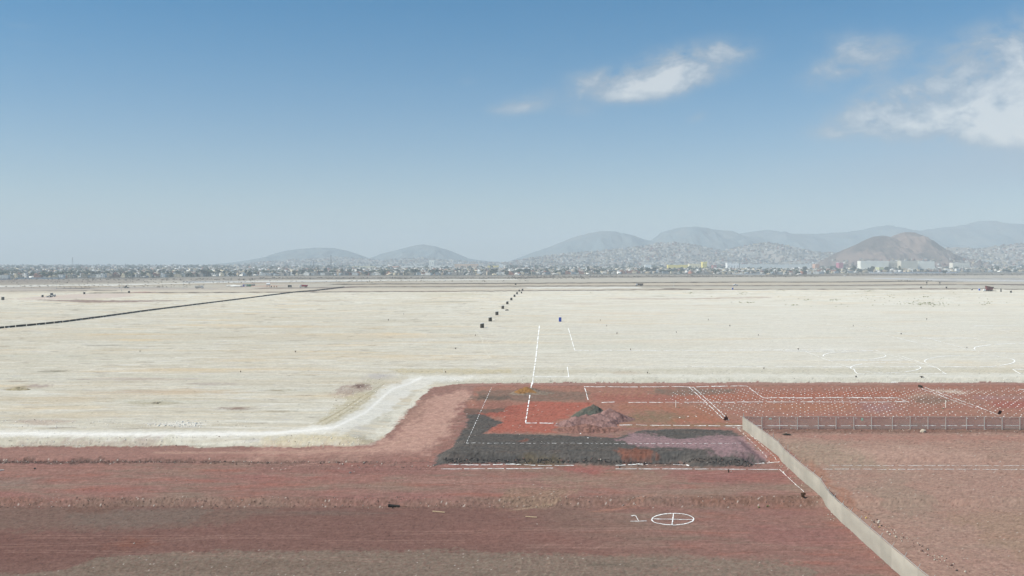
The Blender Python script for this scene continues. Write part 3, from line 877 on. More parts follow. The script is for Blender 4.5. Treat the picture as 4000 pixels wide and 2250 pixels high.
# ------------------------------------------------------------------ mesh builder
class MB:
    def __init__(s):
        s.v = []; s.f = []; s.m = []

    def add(s, vs, fs, mi=0):
        b = len(s.v)
        s.v += [tuple(v) for v in vs]
        for f in fs:
            s.f.append(tuple(b + i for i in f)); s.m.append(mi)

    def box(s, x0, x1, y0, y1, z0, z1, mi=0):
        s.add([(x0, y0, z0), (x1, y0, z0), (x1, y1, z0), (x0, y1, z0), (x0, y0, z1), (x1, y0, z1), (x1, y1, z1), (x0, y1, z1)],
              [(0, 3, 2, 1), (4, 5, 6, 7), (0, 1, 5, 4), (1, 2, 6, 5), (2, 3, 7, 6), (3, 0, 4, 7)], mi)

    def obox(s, p0, p1, w, h, mi=0):
        """bar between two points, w wide (horizontal), h high"""
        a = Vector(p0); b = Vector(p1); d = (b - a).normalized()
        up = Vector((0, 0, 1)) if abs(d.z) < .9 else Vector((0, 1, 0))
        sd = d.cross(up).normalized(); u2 = sd.cross(d).normalized()
        vs = []
        for p in (a, b):
            for i, j in ((-1, -1), (1, -1), (1, 1), (-1, 1)):
                vs.append(p + sd * (i * w / 2) + u2 * (j * h / 2))
        s.add(vs, [(0, 3, 2, 1), (4, 5, 6, 7), (0, 1, 5, 4), (1, 2, 6, 5), (2, 3, 7, 6), (3, 0, 4, 7)], mi)

    def cyl(s, cx, cy, z0, z1, r0, r1=None, n=12, mi=0, cap=True, axis='z', ribs=0.0):
        r1 = r0 if r1 is None else r1
        vs = []
        for z, r in ((z0, r0), (z1, r1)):
            for i in range(n):
                a = 2 * math.pi * i / n
                rr = r * (1 + (ribs if i % 2 else 0))
                x, y = rr * math.cos(a), rr * math.sin(a)
                vs.append((cx + x, cy + y, z) if axis == 'z' else ((z, cx + x, cy + y) if axis == 'x' else (cx + x, z, cy + y)))
        fs = [(i, (i + 1) % n, n + (i + 1) % n, n + i) for i in range(n)]
        if cap:
            fs += [tuple(range(n - 1, -1, -1)), tuple(range(n, 2 * n))]
        s.add(vs, fs, mi)

    def mesh(s, name, *mats, smooth=False):
        me = bpy.data.meshes.new(name)
        me.from_pydata(s.v, [], s.f)
        for m in mats: me.materials.append(m)
        if len(mats) > 1: me.polygons.foreach_set('material_index', s.m)
        if smooth: me.polygons.foreach_set('use_smooth', [True] * len(s.f))
        me.update()
        return me

    def build(s, name, mats, parent=None, smooth=False):
        mats = mats if isinstance(mats, (list, tuple)) else [mats]
        return link(name, s.mesh(name, *mats, smooth=smooth), parent)


def empty(name, loc, rz=0.0):
    o = bpy.data.objects.new(name, None)
    C.objects.link(o)
    o.location = loc
    o.rotation_euler = (0, 0, rz)
    o.empty_display_size = .3
    return o


def copy_tree(o, parent=None):
    c = o.copy(); C.objects.link(c); c.parent = parent
    for ch in list(o.children):
        copy_tree(ch, c)
    return c


LIME = mat('lime_powder', (250, 247, 240), 1.0, .08, 6, spec=0)
_mats['lime_powder'].node_tree.nodes['Mix'].inputs[6].default_value = (.90, .89, .86, 1)

# ------------------------------------------------------------------ lime powder markings
lr = random.Random(5)


def ribbon(mb, pts, wpx, gap=None, wob=0.6, thick=True):
    """powder line draped on the ground; wpx = width as seen in the photograph at its own distance"""
    P3 = []
    for (a, b) in zip(pts[:-1], pts[1:]):
        L_ = math.hypot(b[0] - a[0], (b[1] - a[1]) * 3)
        n = max(2, int(L_ / 9))
        for i in range(n):
            t = i / n
            P3.append((a[0] + (b[0] - a[0]) * t, a[1] + (b[1] - a[1]) * t))
    P3.append(pts[-1])
    prev = None
    run = 0
    on = True
    nxt = gap[0] if gap else 1e9
    W3 = []
    for (u, v) in P3:
        x, y, z = G(u, v)
        m = y / F
        x += lr.uniform(-wob, wob) * m; y += lr.uniform(-wob, wob) * m * y / H * .5
        W3.append((x, y, m))
    for i in range(len(W3) - 1):
        (x0, y0, m0), (x1, y1, m1) = W3[i], W3[i + 1]
        seg = math.hypot(P3[i + 1][0] - P3[i][0], (P3[i + 1][1] - P3[i][1]) * 3)
        run += seg
        if gap and run > nxt:
            on = not on
            run = 0
            nxt = (gap[0] if on else gap[1]) * lr.uniform(.5, 1.6)
        if not on:
            continue
        dx, dy = x1 - x0, y1 - y0
        l = math.hypot(dx, dy) + 1e-9
        px, py = -dy / l, dx / l
        # a line running across the view needs its depth (dY) to give its seen thickness
        fw = abs(py)
        w0 = wpx * .9 * m0 * (1 - fw + fw * min(y0 / H * .62, 6)) * lr.uniform(.5, 1.2)
        w0 = min(w0, 2.2)
        vs = []
        for (x, y) in ((x0, y0), (x1, y1)):
            for sgn in (-1, 1):
                xx, yy = x + px * w0 * .5 * sgn, y + py * w0 * .5 * sgn
                vs.append((xx, yy, ground_sample(xx, yy) + 0.035 + 0.00004 * y))
        mb.add(vs, [(0, 2, 3, 1)] if True else [])
        if lr.random() < .5:
            mb.f[-1] = mb.f[-1]


def marking(name, lines, label, w=3.2, gap=None, wob=.6, cat='ground marking'):
    mb = MB()
    if gap: gap = (gap[0], gap[1] * .65)
    for ln in lines:
        ribbon(mb, ln, w, gap, wob)
    o = mb.build(name, LIME)
    tag(o, label, cat, 'white lime lines marked on the earth')
    return o


def ell(u0, u1, v0, v1, n=44, a0=0, a1=360):
    return [((u0 + u1) / 2 + (u1 - u0) / 2 * math.cos(math.radians(a0 + (a1 - a0) * i / n)), (v0 + v1) / 2 + (v1 - v0) / 2 * math.sin(math.radians(a0 + (a1 - a0) * i / n))) for i in range(n + 1)]


marking('lime_circle', [ell(2546, 2710, 2007, 2052), [(2631, 2008), (2628, 2030), (2625, 2051)], [(2547, 2027), (2709, 2031)]],
        'white lime circle divided by a cross, drawn on the red soil in the foreground', 3.6, None, .5)
marking('lime_numeral', [[(2467, 2017), (2477, 2014), (2484, 2017), (2490, 2027), (2495, 2036)], [(2462, 2036.5), (2526, 2035)]],
        'white lime figure 1 lying on its side, left of the circled cross', 3.6, None, .3)
marking('lime_line', [[(2107, 1272), (2101, 1325), (2093, 1400), (2083, 1470), (2075, 1510), (2064, 1580), (2053, 1652)]],
        'long white lime line running away up the pale field past the blue toilet', 4.2, (46, 5), .4)
marking('lime_line', [[(2053, 1653), (2180, 1653)], [(2286, 1643), (2312, 1646)], [(2334, 1652), (2365, 1658)]],
        'short white lime line across the orange soil, ending at the pink heap', 3.2, (50, 6), .6)
marking('lime_line', [[(2420, 1661), (2470, 1661), (2485, 1659), (2510, 1662), (2905, 1664), (4100, 1663)]],
        'dashed white lime line running right from the heap and behind the fence', 3.0, (50, 16), .5)
marking('lime_outline', [[(2220, 1282), (2245, 1369)], [(2245, 1369), (2700, 1369), (3140, 1367), (3430, 1370)]],
        'white lime corner on the pale field just in front of the blue toilet', 2.6, (60, 6), .4)
marking('lime_line', [[(2216, 1434), (2222, 1473)], [(2090, 1472), (2222, 1473)]],
        'short white lime stub on the ledge at the near edge of the pale field', 3.0, None, .4)
marking('lime_line', [[(2630, 1433), (4100, 1434)]], 'faint white lime line along the top of the ledge on the pale field', 2.0, (60, 20), .5)
marking('lime_outline', [[(2297, 1562), (2290, 1535), (2282, 1511), (2500, 1512), (2660, 1510), (2700, 1513), (2760, 1510), (2917, 1508), (2950, 1533), (2982, 1555), (3250, 1554), (3508, 1555)]],
        'long stepped white lime line on the red soil at the far side of the cutting', 2.8, (80, 7), 1.0)
marking('lime_line', [[(3508, 1555), (3548, 1571), (3200, 1571), (2960, 1571), (2455, 1573)], [(2350, 1573), (2400, 1571)]],
        'white lime line returning left below the stepped one, towards the heap', 2.4, (70, 9), .8)
marking('lime_line', [[(2690, 1511), (2760, 1575), (2826, 1638)], [(2707, 1512), (2780, 1578), (2842, 1637), (2848, 1642), (2824, 1643)]],
        'double white lime line running diagonally to the small dark pit', 2.6, (60, 4), .5)
marking('dotted_line', [[(1920, 1515), (1872, 1620), (1822, 1731)], [(1822, 1732), (2930, 1733)]],
        'dotted white lime corner line laid over the black gravel', 1.7, (10, 9), .5)
marking('lime_line', [[(1752, 1815), (1850, 1817), (2000, 1814), (2100, 1818), (2250, 1820)], [(2405, 1812), (2480, 1813), (2530, 1815)], [(2630, 1816), (2690, 1817)], [(2948, 1812), (3052, 1806)]],
        'wavy broken white lime line at the foot of the black gravel bank', 3.0, (46, 8), 1.4)
marking('lime_line', [[(1722, 1833), (2160, 1830)], [(2405, 1832), (3040, 1834)], [(3045, 1834), (3085, 1872), (3140, 1922)]],
        'straight white lime line just below the black gravel bank', 2.6, (90, 4), .5)
marking('lime_line', [[(3612, 1513), (3700, 1546), (3800, 1582), (3903, 1622)], [(3600, 1518), (3700, 1556), (3800, 1592)]],
        'diagonal white lime line on the red soil beyond the right end of the fence', 2.6, (60, 5), .5)
marking('lime_line', [[(3240, 1819), (3700, 1819), (4200, 1821)], [(3215, 1834), (3700, 1834), (4200, 1836)]],
        'pair of faint white lime lines across the yard behind the fence', 1.5, (40, 9), .6)
marking('lime_line', [[(2880, 1672), (2930, 1720), (3005, 1795)], [(2905, 1676), (2960, 1725), (3045, 1802)], [(2862, 1671), (2905, 1671)]],
        'two rows of white lime crumbs along the foot of the fabric fence', 1.6, (14, 12), 1.6)
marking('lime_ellipse', [ell(3215, 3460, 1374, 1405)], 'upper left white lime oval of the three on the pale field', 1.7, (90, 6), .4)
marking('lime_ellipse', [ell(3323, 3596, 1417, 1456)], 'lower white lime oval of the three, nearest the edge of the pale field', 1.7, (90, 5), .5)
marking('lime_ellipse', [ell(3612, 3964, 1388, 1434)], 'widest white lime oval on the pale field, with an ochre stain inside', 1.7, (90, 5), .4)
marking('lime_ellipse', [ell(3805, 4260, 1341, 1382)], 'white lime oval cut off by the right edge of the picture', 2.0, (90, 8), .4)
marking('lime_outline', [[(3145, 1373), (3235, 1408), (3325, 1438)], [(3335, 1441), (3340, 1452), (3350, 1461), (3697, 1461), (3680, 1452), (3662, 1438), (3560, 1411), (3430, 1373)], [(3235, 1408), (3545, 1407)],
                         [(3508, 1387), (3600, 1418), (3662, 1438)]],
        'white lime plot outline around the two left ovals', 2.4, (90, 5), .4)
marking('lime_line', [[(3350, 1268), (3450, 1288), (3620, 1320), (3770, 1362), (3880, 1388), (4100, 1432)], [(3600, 1322), (3800, 1321), (3846, 1333)]],
        'long diagonal white lime line passing above the widest oval', 2.2, (90, 7), .4)
marking('lime_line', [[(3300, 1280), (3450, 1306), (3560, 1334), (3705, 1366)]], 'white lime line ending above the widest oval, left of the long diagonal', 2.2, (90, 7), .4)
marking('lime_line', [[(3580, 1268), (3700, 1283), (3930, 1320), (4100, 1342)], [(3805, 1273), (3870, 1283), (4100, 1325)], [(3805, 1273), (3900, 1272), (4100, 1268)]],
        'thin white lime lines converging at the far right of the pale field', 1.8, (80, 9), .4)
marking('lime_line', [[(3955, 1443), (4100, 1443)], [(3955, 1443), (3985, 1460), (4100, 1468)]], 'white lime corner at the right edge of the picture on the pale field', 2.4, None, .4)
marking('lime_line', [[(3230, 1266), (3262, 1271)], [(3060, 1372), (3260, 1373)], [(3480, 1494), (3500, 1494)], [(3980, 1522), (4010, 1524)]],
        'few short leftover dashes of white lime on the pale field', 2.2, None, .4)

# ------------------------------------------------------------------ grid of lime spots
dotb = bmesh.new()
bmesh.ops.create_icosphere(dotb, subdivisions=1, radius=1)
for vtx in dotb.verts:
    vtx.co.z = max(vtx.co.z, -0.25) * .9
dotme = bpy.data.meshes.new('lime_spot')
dotb.to_mesh(dotme); dotb.free()
dotme.materials.append(LIME)
zone = [G(u, v)[:2] for u, v in [(2590, 1560), (2620, 1528), (2700, 1520), (2900, 1518), (4300, 1512), (4300, 1634), (2790, 1634), (2740, 1600)]]
dots = []
zx = [p[0] for p in zone]; zy = [p[1] for p in zone]
ca, sa = math.cos(.05), math.sin(.05)
for i in range(-160, 160):
    for j in range(0, 60):
        x = 20 + i * 1.5 + j * 1.32; y = min(zy) + j * 1.72
        x, y = x * ca - (y - 150) * sa * .3, y
        if inside(np.array([x]), np.array([y]), zone)[0] and lr.random() < .86 and abs(x) < 0.58 * y:
            if (fbm(np.array([x / 9.]), np.array([y / 5.]), 301, 3)[0] > -0.42):
                dots.append((x + lr.gauss(0, .06), y + lr.gauss(0, .08), lr.uniform(.06, .115)))
extra = [(2268, 1694), (2297, 1711), (2655, 1632), (2688, 1627), (2720, 1627), (3060, 1845)]
for u, v in extra:
    x, y, z = G(u, v); dots.append((x, y, .12))
dots.sort(key=lambda d: d[1])
seen_ = [d for d in dots if d[0] / d[1] < .552]
for k, (x, y, r) in enumerate(seen_[:290]):
    o = bpy.data.objects.new('lime_spot', dotme); C.objects.link(o)
    o.location = (x, y, ground_sample(x, y) + .02)
    o.scale = (r * 1.25, r * 1.15, r * .8)
    o.rotation_euler = (0, 0, k * .7)
    tag(o, 'small white lime spot in the regular grid on red soil behind the fence', 'lime spot', 'white lime spots in a grid')
rest = seen_[290:]
tv = np.array([v.co[:] for v in dotme.vertices]); tf = np.array([p.vertices[:] for p in dotme.polygons])
vs = []; fs = []
for k, (x, y, r) in enumerate(rest):
    vs.append(tv * np.array([r * 1.25, r * 1.2, r * .9]) + np.array([x, y, ground_sample(x, y) + .02]))
    fs.append(tf + k * len(tv))
if rest:
    o = link('lime_spots', np_mesh('lime_spots', np.concatenate(vs), np.concatenate(fs), LIME))
    tag(o, 'farther white lime spots of the grid in the red cutting', 'lime spots', kind='stuff')

# ------------------------------------------------------------------ stones
ST_L = mat('pale_stone', (205, 196, 182), .95, .25, 5)
ST_M = mat('brown_stone', (140, 112, 102), .95, .3, 5)
ST_W = mat('white_stone', (.84, .80, .73), .95, .12, 5, srgb=False)
ST_D = mat('dark_stone', (84, 80, 78), .95, .3, 5)


def rock_mesh(name, seed, m, sub=2):
    b = bmesh.new()
    bmesh.ops.create_icosphere(b, subdivisions=sub, radius=1)
    r = random.Random(seed)
    ps = [(Vector((r.uniform(-1, 1), r.uniform(-1, 1), r.uniform(-1, 1))).normalized(), r.uniform(.55, .85)) for _ in range(9)]
    for v in b.verts:
        for n, d in ps:
            t = v.co.dot(n) - d
            if t > 0: v.co -= n * t * .85
        v.co *= 1 + r.uniform(-.04, .04)
        v.co.z *= .75
        v.co.z += .45
    me = bpy.data.meshes.new(name)
    b.to_mesh(me); b.free()
    me.materials.append(m)
    return me


def boulder(u, v, wpx, label, m, seed, hk=.75, cat='boulder'):
    p = on_ground(u, v)
    r = wpx / 2 * p.y / F
    o = link('boulder' if cat == 'boulder' else 'rock', rock_mesh('boulder', seed, m, 3))
    o.location = p + Vector((0, r, -.1 * r))
    o.scale = (r, r * .8, r * hk * 1.1)
    o.rotation_euler = (0, 0, seed)
    return tag(o, label, cat)


boulder(3611, 1690, 26, 'large beige boulder on the red yard just in front of the fence', mat('beige_rock', (205, 192, 172), .95, .2, 3), 3, .8)
boulder(3293, 1957, 15, 'round white boulder beside the fabric fence, behind it', ST_L, 4, .9)
boulder(3092, 1675, 9, 'pale stone lying at the foot of the far fence near its corner', ST_L, 5, 1)
boulder(3385, 2026, 9, 'small yellowish rock behind the fabric fence, below the white boulder', mat('yellow_rock', (205, 180, 120), .95, .2, 3), 6, 1.4, 'rock')
boulder(3437, 2062, 8, 'small yellow-grey rock behind the fence, lower than the yellowish one', mat('yellow_rock', (205, 180, 120)), 7, 1.2, 'rock')
boulder(133, 1833, 10, 'dark grey rock at the left edge of the red terrace', ST_D, 8, 1, 'rock')
boulder(1367, 1849, 11, 'grey rock on the red terrace with a white pebble beside it', mat('grey_rock', (150, 146, 142), .95, .3, 3), 9, .9, 'rock')
boulder(1383, 1845, 5, 'white pebble beside the grey rock on the red terrace', ST_L, 10, .9, 'rock')
boulder(523, 2124, 9, 'lone pale elongated rock on the dark apron at lower left', ST_L, 11, .7, 'rock')
boulder(3883, 1673, 8, 'small brown rock at the foot of the far fence at its right end', ST_M, 12, .9, 'rock')
boulder(3349, 1668, 8, 'small tan rock under the far fence, below the green sign', ST_M, 13, .9, 'rock')
boulder(1262, 1731, 7, 'white stone on the ochre embankment above the haul road', ST_L, 14, .9, 'rock')
boulder(2098, 2048, 5, 'single white pebble below the wooden stick on the apron', ST_L, 15, .8, 'rock')
boulder(2857, 1843, 6, 'white stone beside the short dark stump below the gravel bank', ST_L, 16, .8, 'rock')
boulder(613, 1577, 11, 'dark clod on the pale field at left', mat('clod', (140, 130, 108), .95, .4, 3), 17, .8, 'rock')
boulder(1674, 1978, 7, 'pale stone at the foot of the slope, right of the black pipe', ST_L, 18, .8, 'rock')

stone_protos = []
for k, m in enumerate((ST_L, ST_M, ST_D, ST_W)):
    me = rock_mesh('stone', 40 + k, m, 1)
    stone_protos.append((np.array([v.co[:] for v in me.vertices]), np.array([p.vertices[:] for p in me.polygons])))
sr = random.Random(9)
bins = ([], [], [], [])


def strew(n, uv, rmin, rmax, mix):
    pts = [G(u, v)[:2] for u, v in uv]
    xs = [p[0] for p in pts]; ys = [p[1] for p in pts]
    c = 0; t = 0
    while c < n and t < n * 12:
        t += 1
        x = sr.uniform(min(xs), max(xs)); y = sr.uniform(min(ys), max(ys))
        if not inside(np.array([x]), np.array([y]), pts)[0]:
            continue
        r = rmin * (rmax / rmin) ** (sr.random() ** 2.2)
        k = sr.choices((0, 1, 2, 3)[:len(mix)], mix)[0]
        bins[k].append((x, y, r)); c += 1


strew(2600, [(-500, 1942), (3180, 1940), (3180, 1975), (1500, 1986), (-500, 1974)], .025, .11, (.8, 6, 1.0))
strew(1900, [(-500, 1790), (1700, 1794), (1690, 1806), (-500, 1810)], .03, .13, (.8, 4, 3))
strew(90, [(900, 1800), (1700, 1798), (1700, 1835), (900, 1815)], .05, .2, (2, 3, 3))
strew(1300, [(1720, 1792), (2940, 1790), (2940, 1824), (2650, 1814), (1760, 1812)], .05, .2, (.1, .5, 8))
strew(500, [(-500, 1712), (1420, 1712), (1400, 1743), (-500, 1745)], .04, .14, (2, .6, .2, 6))
strew(350, [(1700, 1478), (4300, 1475), (4300, 1493), (1750, 1498)], .06, .16, (2, .4, .3, 6))
strew(180, [(1300, 1500), (1500, 1470), (1540, 1500), (1300, 1660), (1260, 1650)], .05, .16, (2, 1, .3, 5))
strew(220, [(0, 1640), (1000, 1640), (1000, 1668), (0, 1675)], .05, .15, (2, .6, .2, 6))
strew(160, [(700, 1645), (790, 1650), (790, 1670), (560, 1662)], .07, .22, (1, 0, 0, 9))
strew(140, [(2880, 1672), (2930, 1680), (3100, 1850), (3600, 2290), (3540, 2290), (3060, 1850)], .04, .12, (9, 2, 1))
strew(120, [(3340, 1960), (3400, 2010), (3800, 2240), (3760, 2250), (3420, 2060)], .06, .2, (3, 4, 2))
strew(160, [(-300, 1810), (3000, 1840), (3100, 1930), (-300, 1935)], .02, .07, (5, 3, 2))
strew(170, [(-200, 1990), (3200, 1990), (3500, 2260), (-200, 2260)], .012, .05, (4, 4, 2))
strew(260, [(3130, 1720), (4300, 1710), (4300, 2260), (3700, 2260)], .03, .09, (3, 3, 2))
strew(120, [(0, 1748), (1600, 1748), (1650, 1790), (0, 1790)], .03, .08, (7, 1, 1))
strew(160, [(1820, 1620), (2900, 1700), (2900, 1780), (1760, 1780)], .04, .1, (2, 1, 5))
strew(420, [(2950, 1678), (4300, 1676), (4300, 1692), (2990, 1694)], .04, .13, (1, 6, 2))
for k, (nm, m, lb) in enumerate((('pale_stones', ST_L, 'scattered pale pebbles on the earth slopes and aprons'),
                                 ('brown_stones', ST_M, 'scattered red-brown clods on the slopes and aprons'),
                                 ('dark_stones', ST_D, 'dark stones on the gravel bank and road edge'),
                                 ('white_stones', ST_W, 'white rubble strewn over the pale field and its embankment'))):
    tv, tf = stone_protos[k]
    vs = []; fs = []
    for i, (x, y, r) in enumerate(bins[k]):
        a = sr.uniform(0, 6.28); c_, s_ = math.cos(a), math.sin(a)
        R = np.array([[c_, -s_, 0], [s_, c_, 0], [0, 0, 1]])
        vs.append((tv * [r, r * .75, r]) @ R.T + [x, y, ground_sample(x, y) - .15 * r]); fs.append(tf + i * len(tv))
    o = link(nm, np_mesh(nm, np.concatenate(vs), np.concatenate(fs), m))
    tag(o, lb, 'stones', kind='stuff')


# ------------------------------------------------------------------ soil heaps
def heap(name, label, cones, color_fn, seed, skirt=.15, rg=.10):
    """cones: (u, v, height, slope, [stretch x]) with u,v = base centre traced on the photograph"""
    cs = []
    for c in cones:
        x, y, z = G(c[0], c[1])
        cs.append((x, y, c[2], c[3], c[4] if len(c) > 4 else 1.0))
    x0 = min(c[0] - c[2] / c[3] * c[4] - 1 for c in cs); x1 = max(c[0] + c[2] / c[3] * c[4] + 1 for c in cs)
    y0 = min(c[1] - c[2] / c[3] - 1 for c in cs); y1 = max(c[1] + c[2] / c[3] + 1 for c in cs)
    st = .11
    xs = np.arange(x0, x1, st); ys = np.arange(y0, y1, st)
    gy, gx_ = np.meshgrid(ys, xs, indexing='ij')
    x = gx_.ravel(); y = gy.ravel()
    h = np.full(x.shape, -9.)
    wx = .5 * fbm(x / 2.2, y / 2.2, seed, 4); wy = .5 * fbm(x / 2.2 + 9, y / 2.2, seed + 1, 4)
    for cx, cy, hh, sl_, stx in cs:
        r = np.sqrt(((x + wx - cx) / stx) ** 2 + (y + wy - cy) ** 2)
        hc = hh - sl_ * r
        hc = np.where(hc > hh - .25, hh - .125 - (r * sl_) ** 2 / .5 if False else hc, hc)
        k = .12
        mx = np.maximum(h, hc)
        h = mx + np.maximum(k - np.abs(h - hc), 0) ** 2 / (4 * k)
    h += rg * fbm(x / .45, y / .45, seed + 5, 3, .6) + .14 * fbm(x / 1.8, y / 1.8, seed + 6, 3)
    bz = base_z(x, y)
    keep = h > -skirt
    z = bz + np.maximum(h, -skirt)
    n0, n1 = gx_.shape
    gi = np.arange(x.size).reshape(n0, n1)
    q = np.stack([gi[:-1, :-1].ravel(), gi[:-1, 1:].ravel(), gi[1:, 1:].ravel(), gi[1:, :-1].ravel()], 1)
    q = q[keep[q].any(1)]
    cc = color_fn(x, y, h)
    cc = cc * 1.15 * (1 + .14 * fbm(x / .3, y / .3, seed + 8, 3, .6) + .10 * fbm(x / 1.2, y / 1.2, seed + 18, 3, .6))[:, None]
    used, inv = np.unique(q.ravel(), return_inverse=True)
    o = link(name, np_mesh(name, np.stack([x, y, z], 1)[used], inv.reshape(-1, 4), SOIL, np.clip(cc, .01, .8)[used], smooth=True))
    return tag(o, label, 'heap', 'soil heaps in the red cutting')


def const(c):
    c = np.array(alb(c))
    return lambda x, y, h: np.tile(c, (len(x), 1))


def mixc(c1, c2, sc, seed, hi=None):
    a1 = np.array(alb(c1)); a2 = np.array(alb(c2))

    def fn(x, y, h):
        w = ss(fbm(x / sc, y / sc, seed, 4, .6), -.1, .35)[:, None]
        return a1 * (1 - w) + a2 * w
    return fn


heap('gravel_heap', 'dark grey gravel heap, rearmost and tallest of the group', [(2315, 1634, 2.5, .68, 1.15), (2350, 1634, 1.5, .6, 1.4), (2395, 1636, 1.3, .6, 1.5)], mixc((92, 94, 86), (112, 104, 94), 1.5, 401), 410)
heap('soil_heap', 'pink-mauve soil heap in front of the dark gravel one',
     [(2378, 1640, 2.0, .62, 1.3), (2340, 1650, 1.7, .6, 1.3), (2290, 1652, 1.5, .55, 1.5), (2245, 1655, 1.3, .6, 1.3), (2215, 1662, .8, .5, 1.2), (2420, 1640, .9, .5, 1.5), (2350, 1662, 1.0, .5, 1.3)],
     mixc((154, 122, 116), (134, 104, 98), 1.8, 402), 420)
heap('soil_heap', 'low brown clodded spoil at the foot of the pink heap', [(2250, 1682, .75, .38, 1.5), (2310, 1684, .6, .35, 1.8), (2200, 1682, .4, .3, 1.5), (2370, 1680, .4, .3, 1.8), (2290, 1674, .8, .4, 1.3)],
     mixc((146, 110, 100), (124, 92, 82), .9, 403), 430, rg=.2)
heap('soil_heap', 'small ochre and grey heap crossed by the long lime line', [(2062, 1534, 1.25, .45, 1.3), (2100, 1537, .6, .3, 1.8), (2035, 1540, .5, .3, 1.4)],
     lambda x, y, h: np.where((x + .9 * (y - G(2062, 1534)[1]) < G(2062, 1534)[0] + .0)[:, None] & (h > .25)[:, None], np.array(alb((150, 112, 72))), np.array(alb((140, 124, 110)))), 440)
heap('soil_heap', 'small pale clod heap on the left of the pale field', [(72, 1522, .5, .35, 1.6)], mixc((176, 164, 136), (150, 138, 112), .7, 404), 450)

# ------------------------------------------------------------------ fences
GALV = mat('galvanised_steel', (214, 212, 206), .5, .1, 4, .4)
GALV2 = mat('pale_steel', (205, 203, 196), .5, .1, 4, .3)


def fabric_mat(name, c, opacity, scale=1.0):
    m, nt, b = new_mat(name)
    N = nt.nodes.new; L = nt.links.new
    tc = N('ShaderNodeTexCoord')
    mp = N('ShaderNodeMapping'); mp.inputs['Scale'].default_value = (.35, .35, .8)
    L(tc.outputs['Object'], mp.inputs[0])
    n = N('ShaderNodeTexNoise'); n.inputs['Scale'].default_value = 1.0; n.inputs['Detail'].default_value = 4
    L(mp.outputs[0], n.inputs['Vector'])
    mr = N('ShaderNodeMapRange'); mr.inputs['From Min'].default_value = .3; mr.inputs['From Max'].default_value = .7
    mr.inputs['To Min'].default_value = .9; mr.inputs['To Max'].default_value = 1.08
    L(n.outputs[0], mr.inputs[0])
    mx = N('ShaderNodeMix'); mx.data_type = 'RGBA'; mx.blend_type = 'MULTIPLY'; mx.inputs[0].default_value = 1
    mx.inputs[6].default_value = (*alb(c), 1); L(mr.outputs[0], mx.inputs[7]); L(mx.outputs[2], b.inputs['Base Color'])
    oi = N('ShaderNodeObjectInfo'); r2 = N('ShaderNodeMapRange'); r2.inputs['To Min'].default_value = .88; r2.inputs['To Max'].default_value = 1.04
    L(oi.outputs['Random'], r2.inputs[0]); m3 = N('ShaderNodeMix'); m3.data_type = 'RGBA'; m3.blend_type = 'MULTIPLY'; m3.inputs[0].default_value = 1
    L(mx.outputs[2], m3.inputs[6]); L(r2.outputs[0], m3.inputs[7]); L(m3.outputs[2], b.inputs['Base Color'])
    tr = N('ShaderNodeBsdfTransparent')
    ms = N('ShaderNodeMixShader'); ms.inputs[0].default_value = opacity
    tl = N('ShaderNodeBsdfTranslucent'); L(mx.outputs[2], tl.inputs[0])
    m2 = N('ShaderNodeMixShader'); m2.inputs[0].default_value = .45 if opacity < .9 else .15
    L(b.outputs[0], m2.inputs[1]); L(tl.outputs[0], m2.inputs[2])
    L(tr.outputs[0], ms.inputs[1]); L(m2.outputs[0], ms.inputs[2])
    L(ms.outputs[0], nt.nodes['Material Output'].inputs[0])
    b.inputs['Specular IOR Level'].default_value = .05
    return m


FAB_A = fabric_mat('windbreak_fabric', (218, 211, 195), .96)
FAB_B = fabric_mat('thin_mesh_fabric', (206, 196, 186), .46)
FH = 2.05
corner = G(2907, 1677)


def run_fence(name, label, pts, fab, lean, arms, fh=FH):
    p0 = pts[0]
    root = empty(name, (p0[0], p0[1], ground_sample(p0[0], p0[1])))
    tag(root, label, 'fence', 'fences around the yard')
    o0 = Vector(root.location)
    tops = []
    for i, (x, y) in enumerate(pts):
        z = ground_sample(x, y)
        mb = MB()
        q = Vector((x, y, z)) - o0
        mb.cyl(q.x, q.y, q.z - .3, q.z + fh + .02, .06, n=8)
        if arms:
            e = .62 if i == 6 else (.10 + .12 * ((i * 7) % 3) / 2)
            if i == 6: mb.cyl(q.x + .1, q.y, q.z, q.z + fh + .75, .03, n=6)
            a = Vector((q.x, q.y, q.z + fh)); mb.obox(a, a + Vector((.22, .02, .36)), .035, .035)
        mb.build('post', GALV2 if arms else GALV, root)
        tops.append(q + Vector((0, 0, fh)))
    for i in range(len(pts) - 1):
        a, b = tops[i], tops[i + 1]
        n = 6
        vs = []; fs = []
        lo = []
        for k in range(n + 1):
            t = k / n
            x = a.x + (b.x - a.x) * t; y = a.y + (b.y - a.y) * t
            zt = a.z + (b.z - a.z) * t - .03 * math.sin(math.pi * t)
            zb = ground_sample(x + o0.x, y + o0.y) - o0.z + .04
            bul = .05 * math.sin(math.pi * t)
            for r in range(5):
                zz = zb + (zt - .03 - zb) * r / 4
                vs.append((x + (.055 if not arms else -.055) * (1 if arms else 0) - (bul * math.sin(math.pi * r / 4) if arms else 0), y + (.055 if not arms else 0) + (bul * math.sin(math.pi * r / 4) if not arms else 0), zz))
        for k in range(n):
            for r in range(4):
                j = k * 5 + r
                fs.append((j, j + 5, j + 6, j + 1))
        mb = MB(); mb.add(vs, fs); mb.build('fabric_panel', fab, root, smooth=True)
        mb = MB(); mb.obox(a, b, .045, .045); mb.build('top_rail', GALV2 if arms else GALV, root)
    return root


fy = [corner[1]]
while fy[-1] > 74: fy.append(fy[-1] - 3.02)


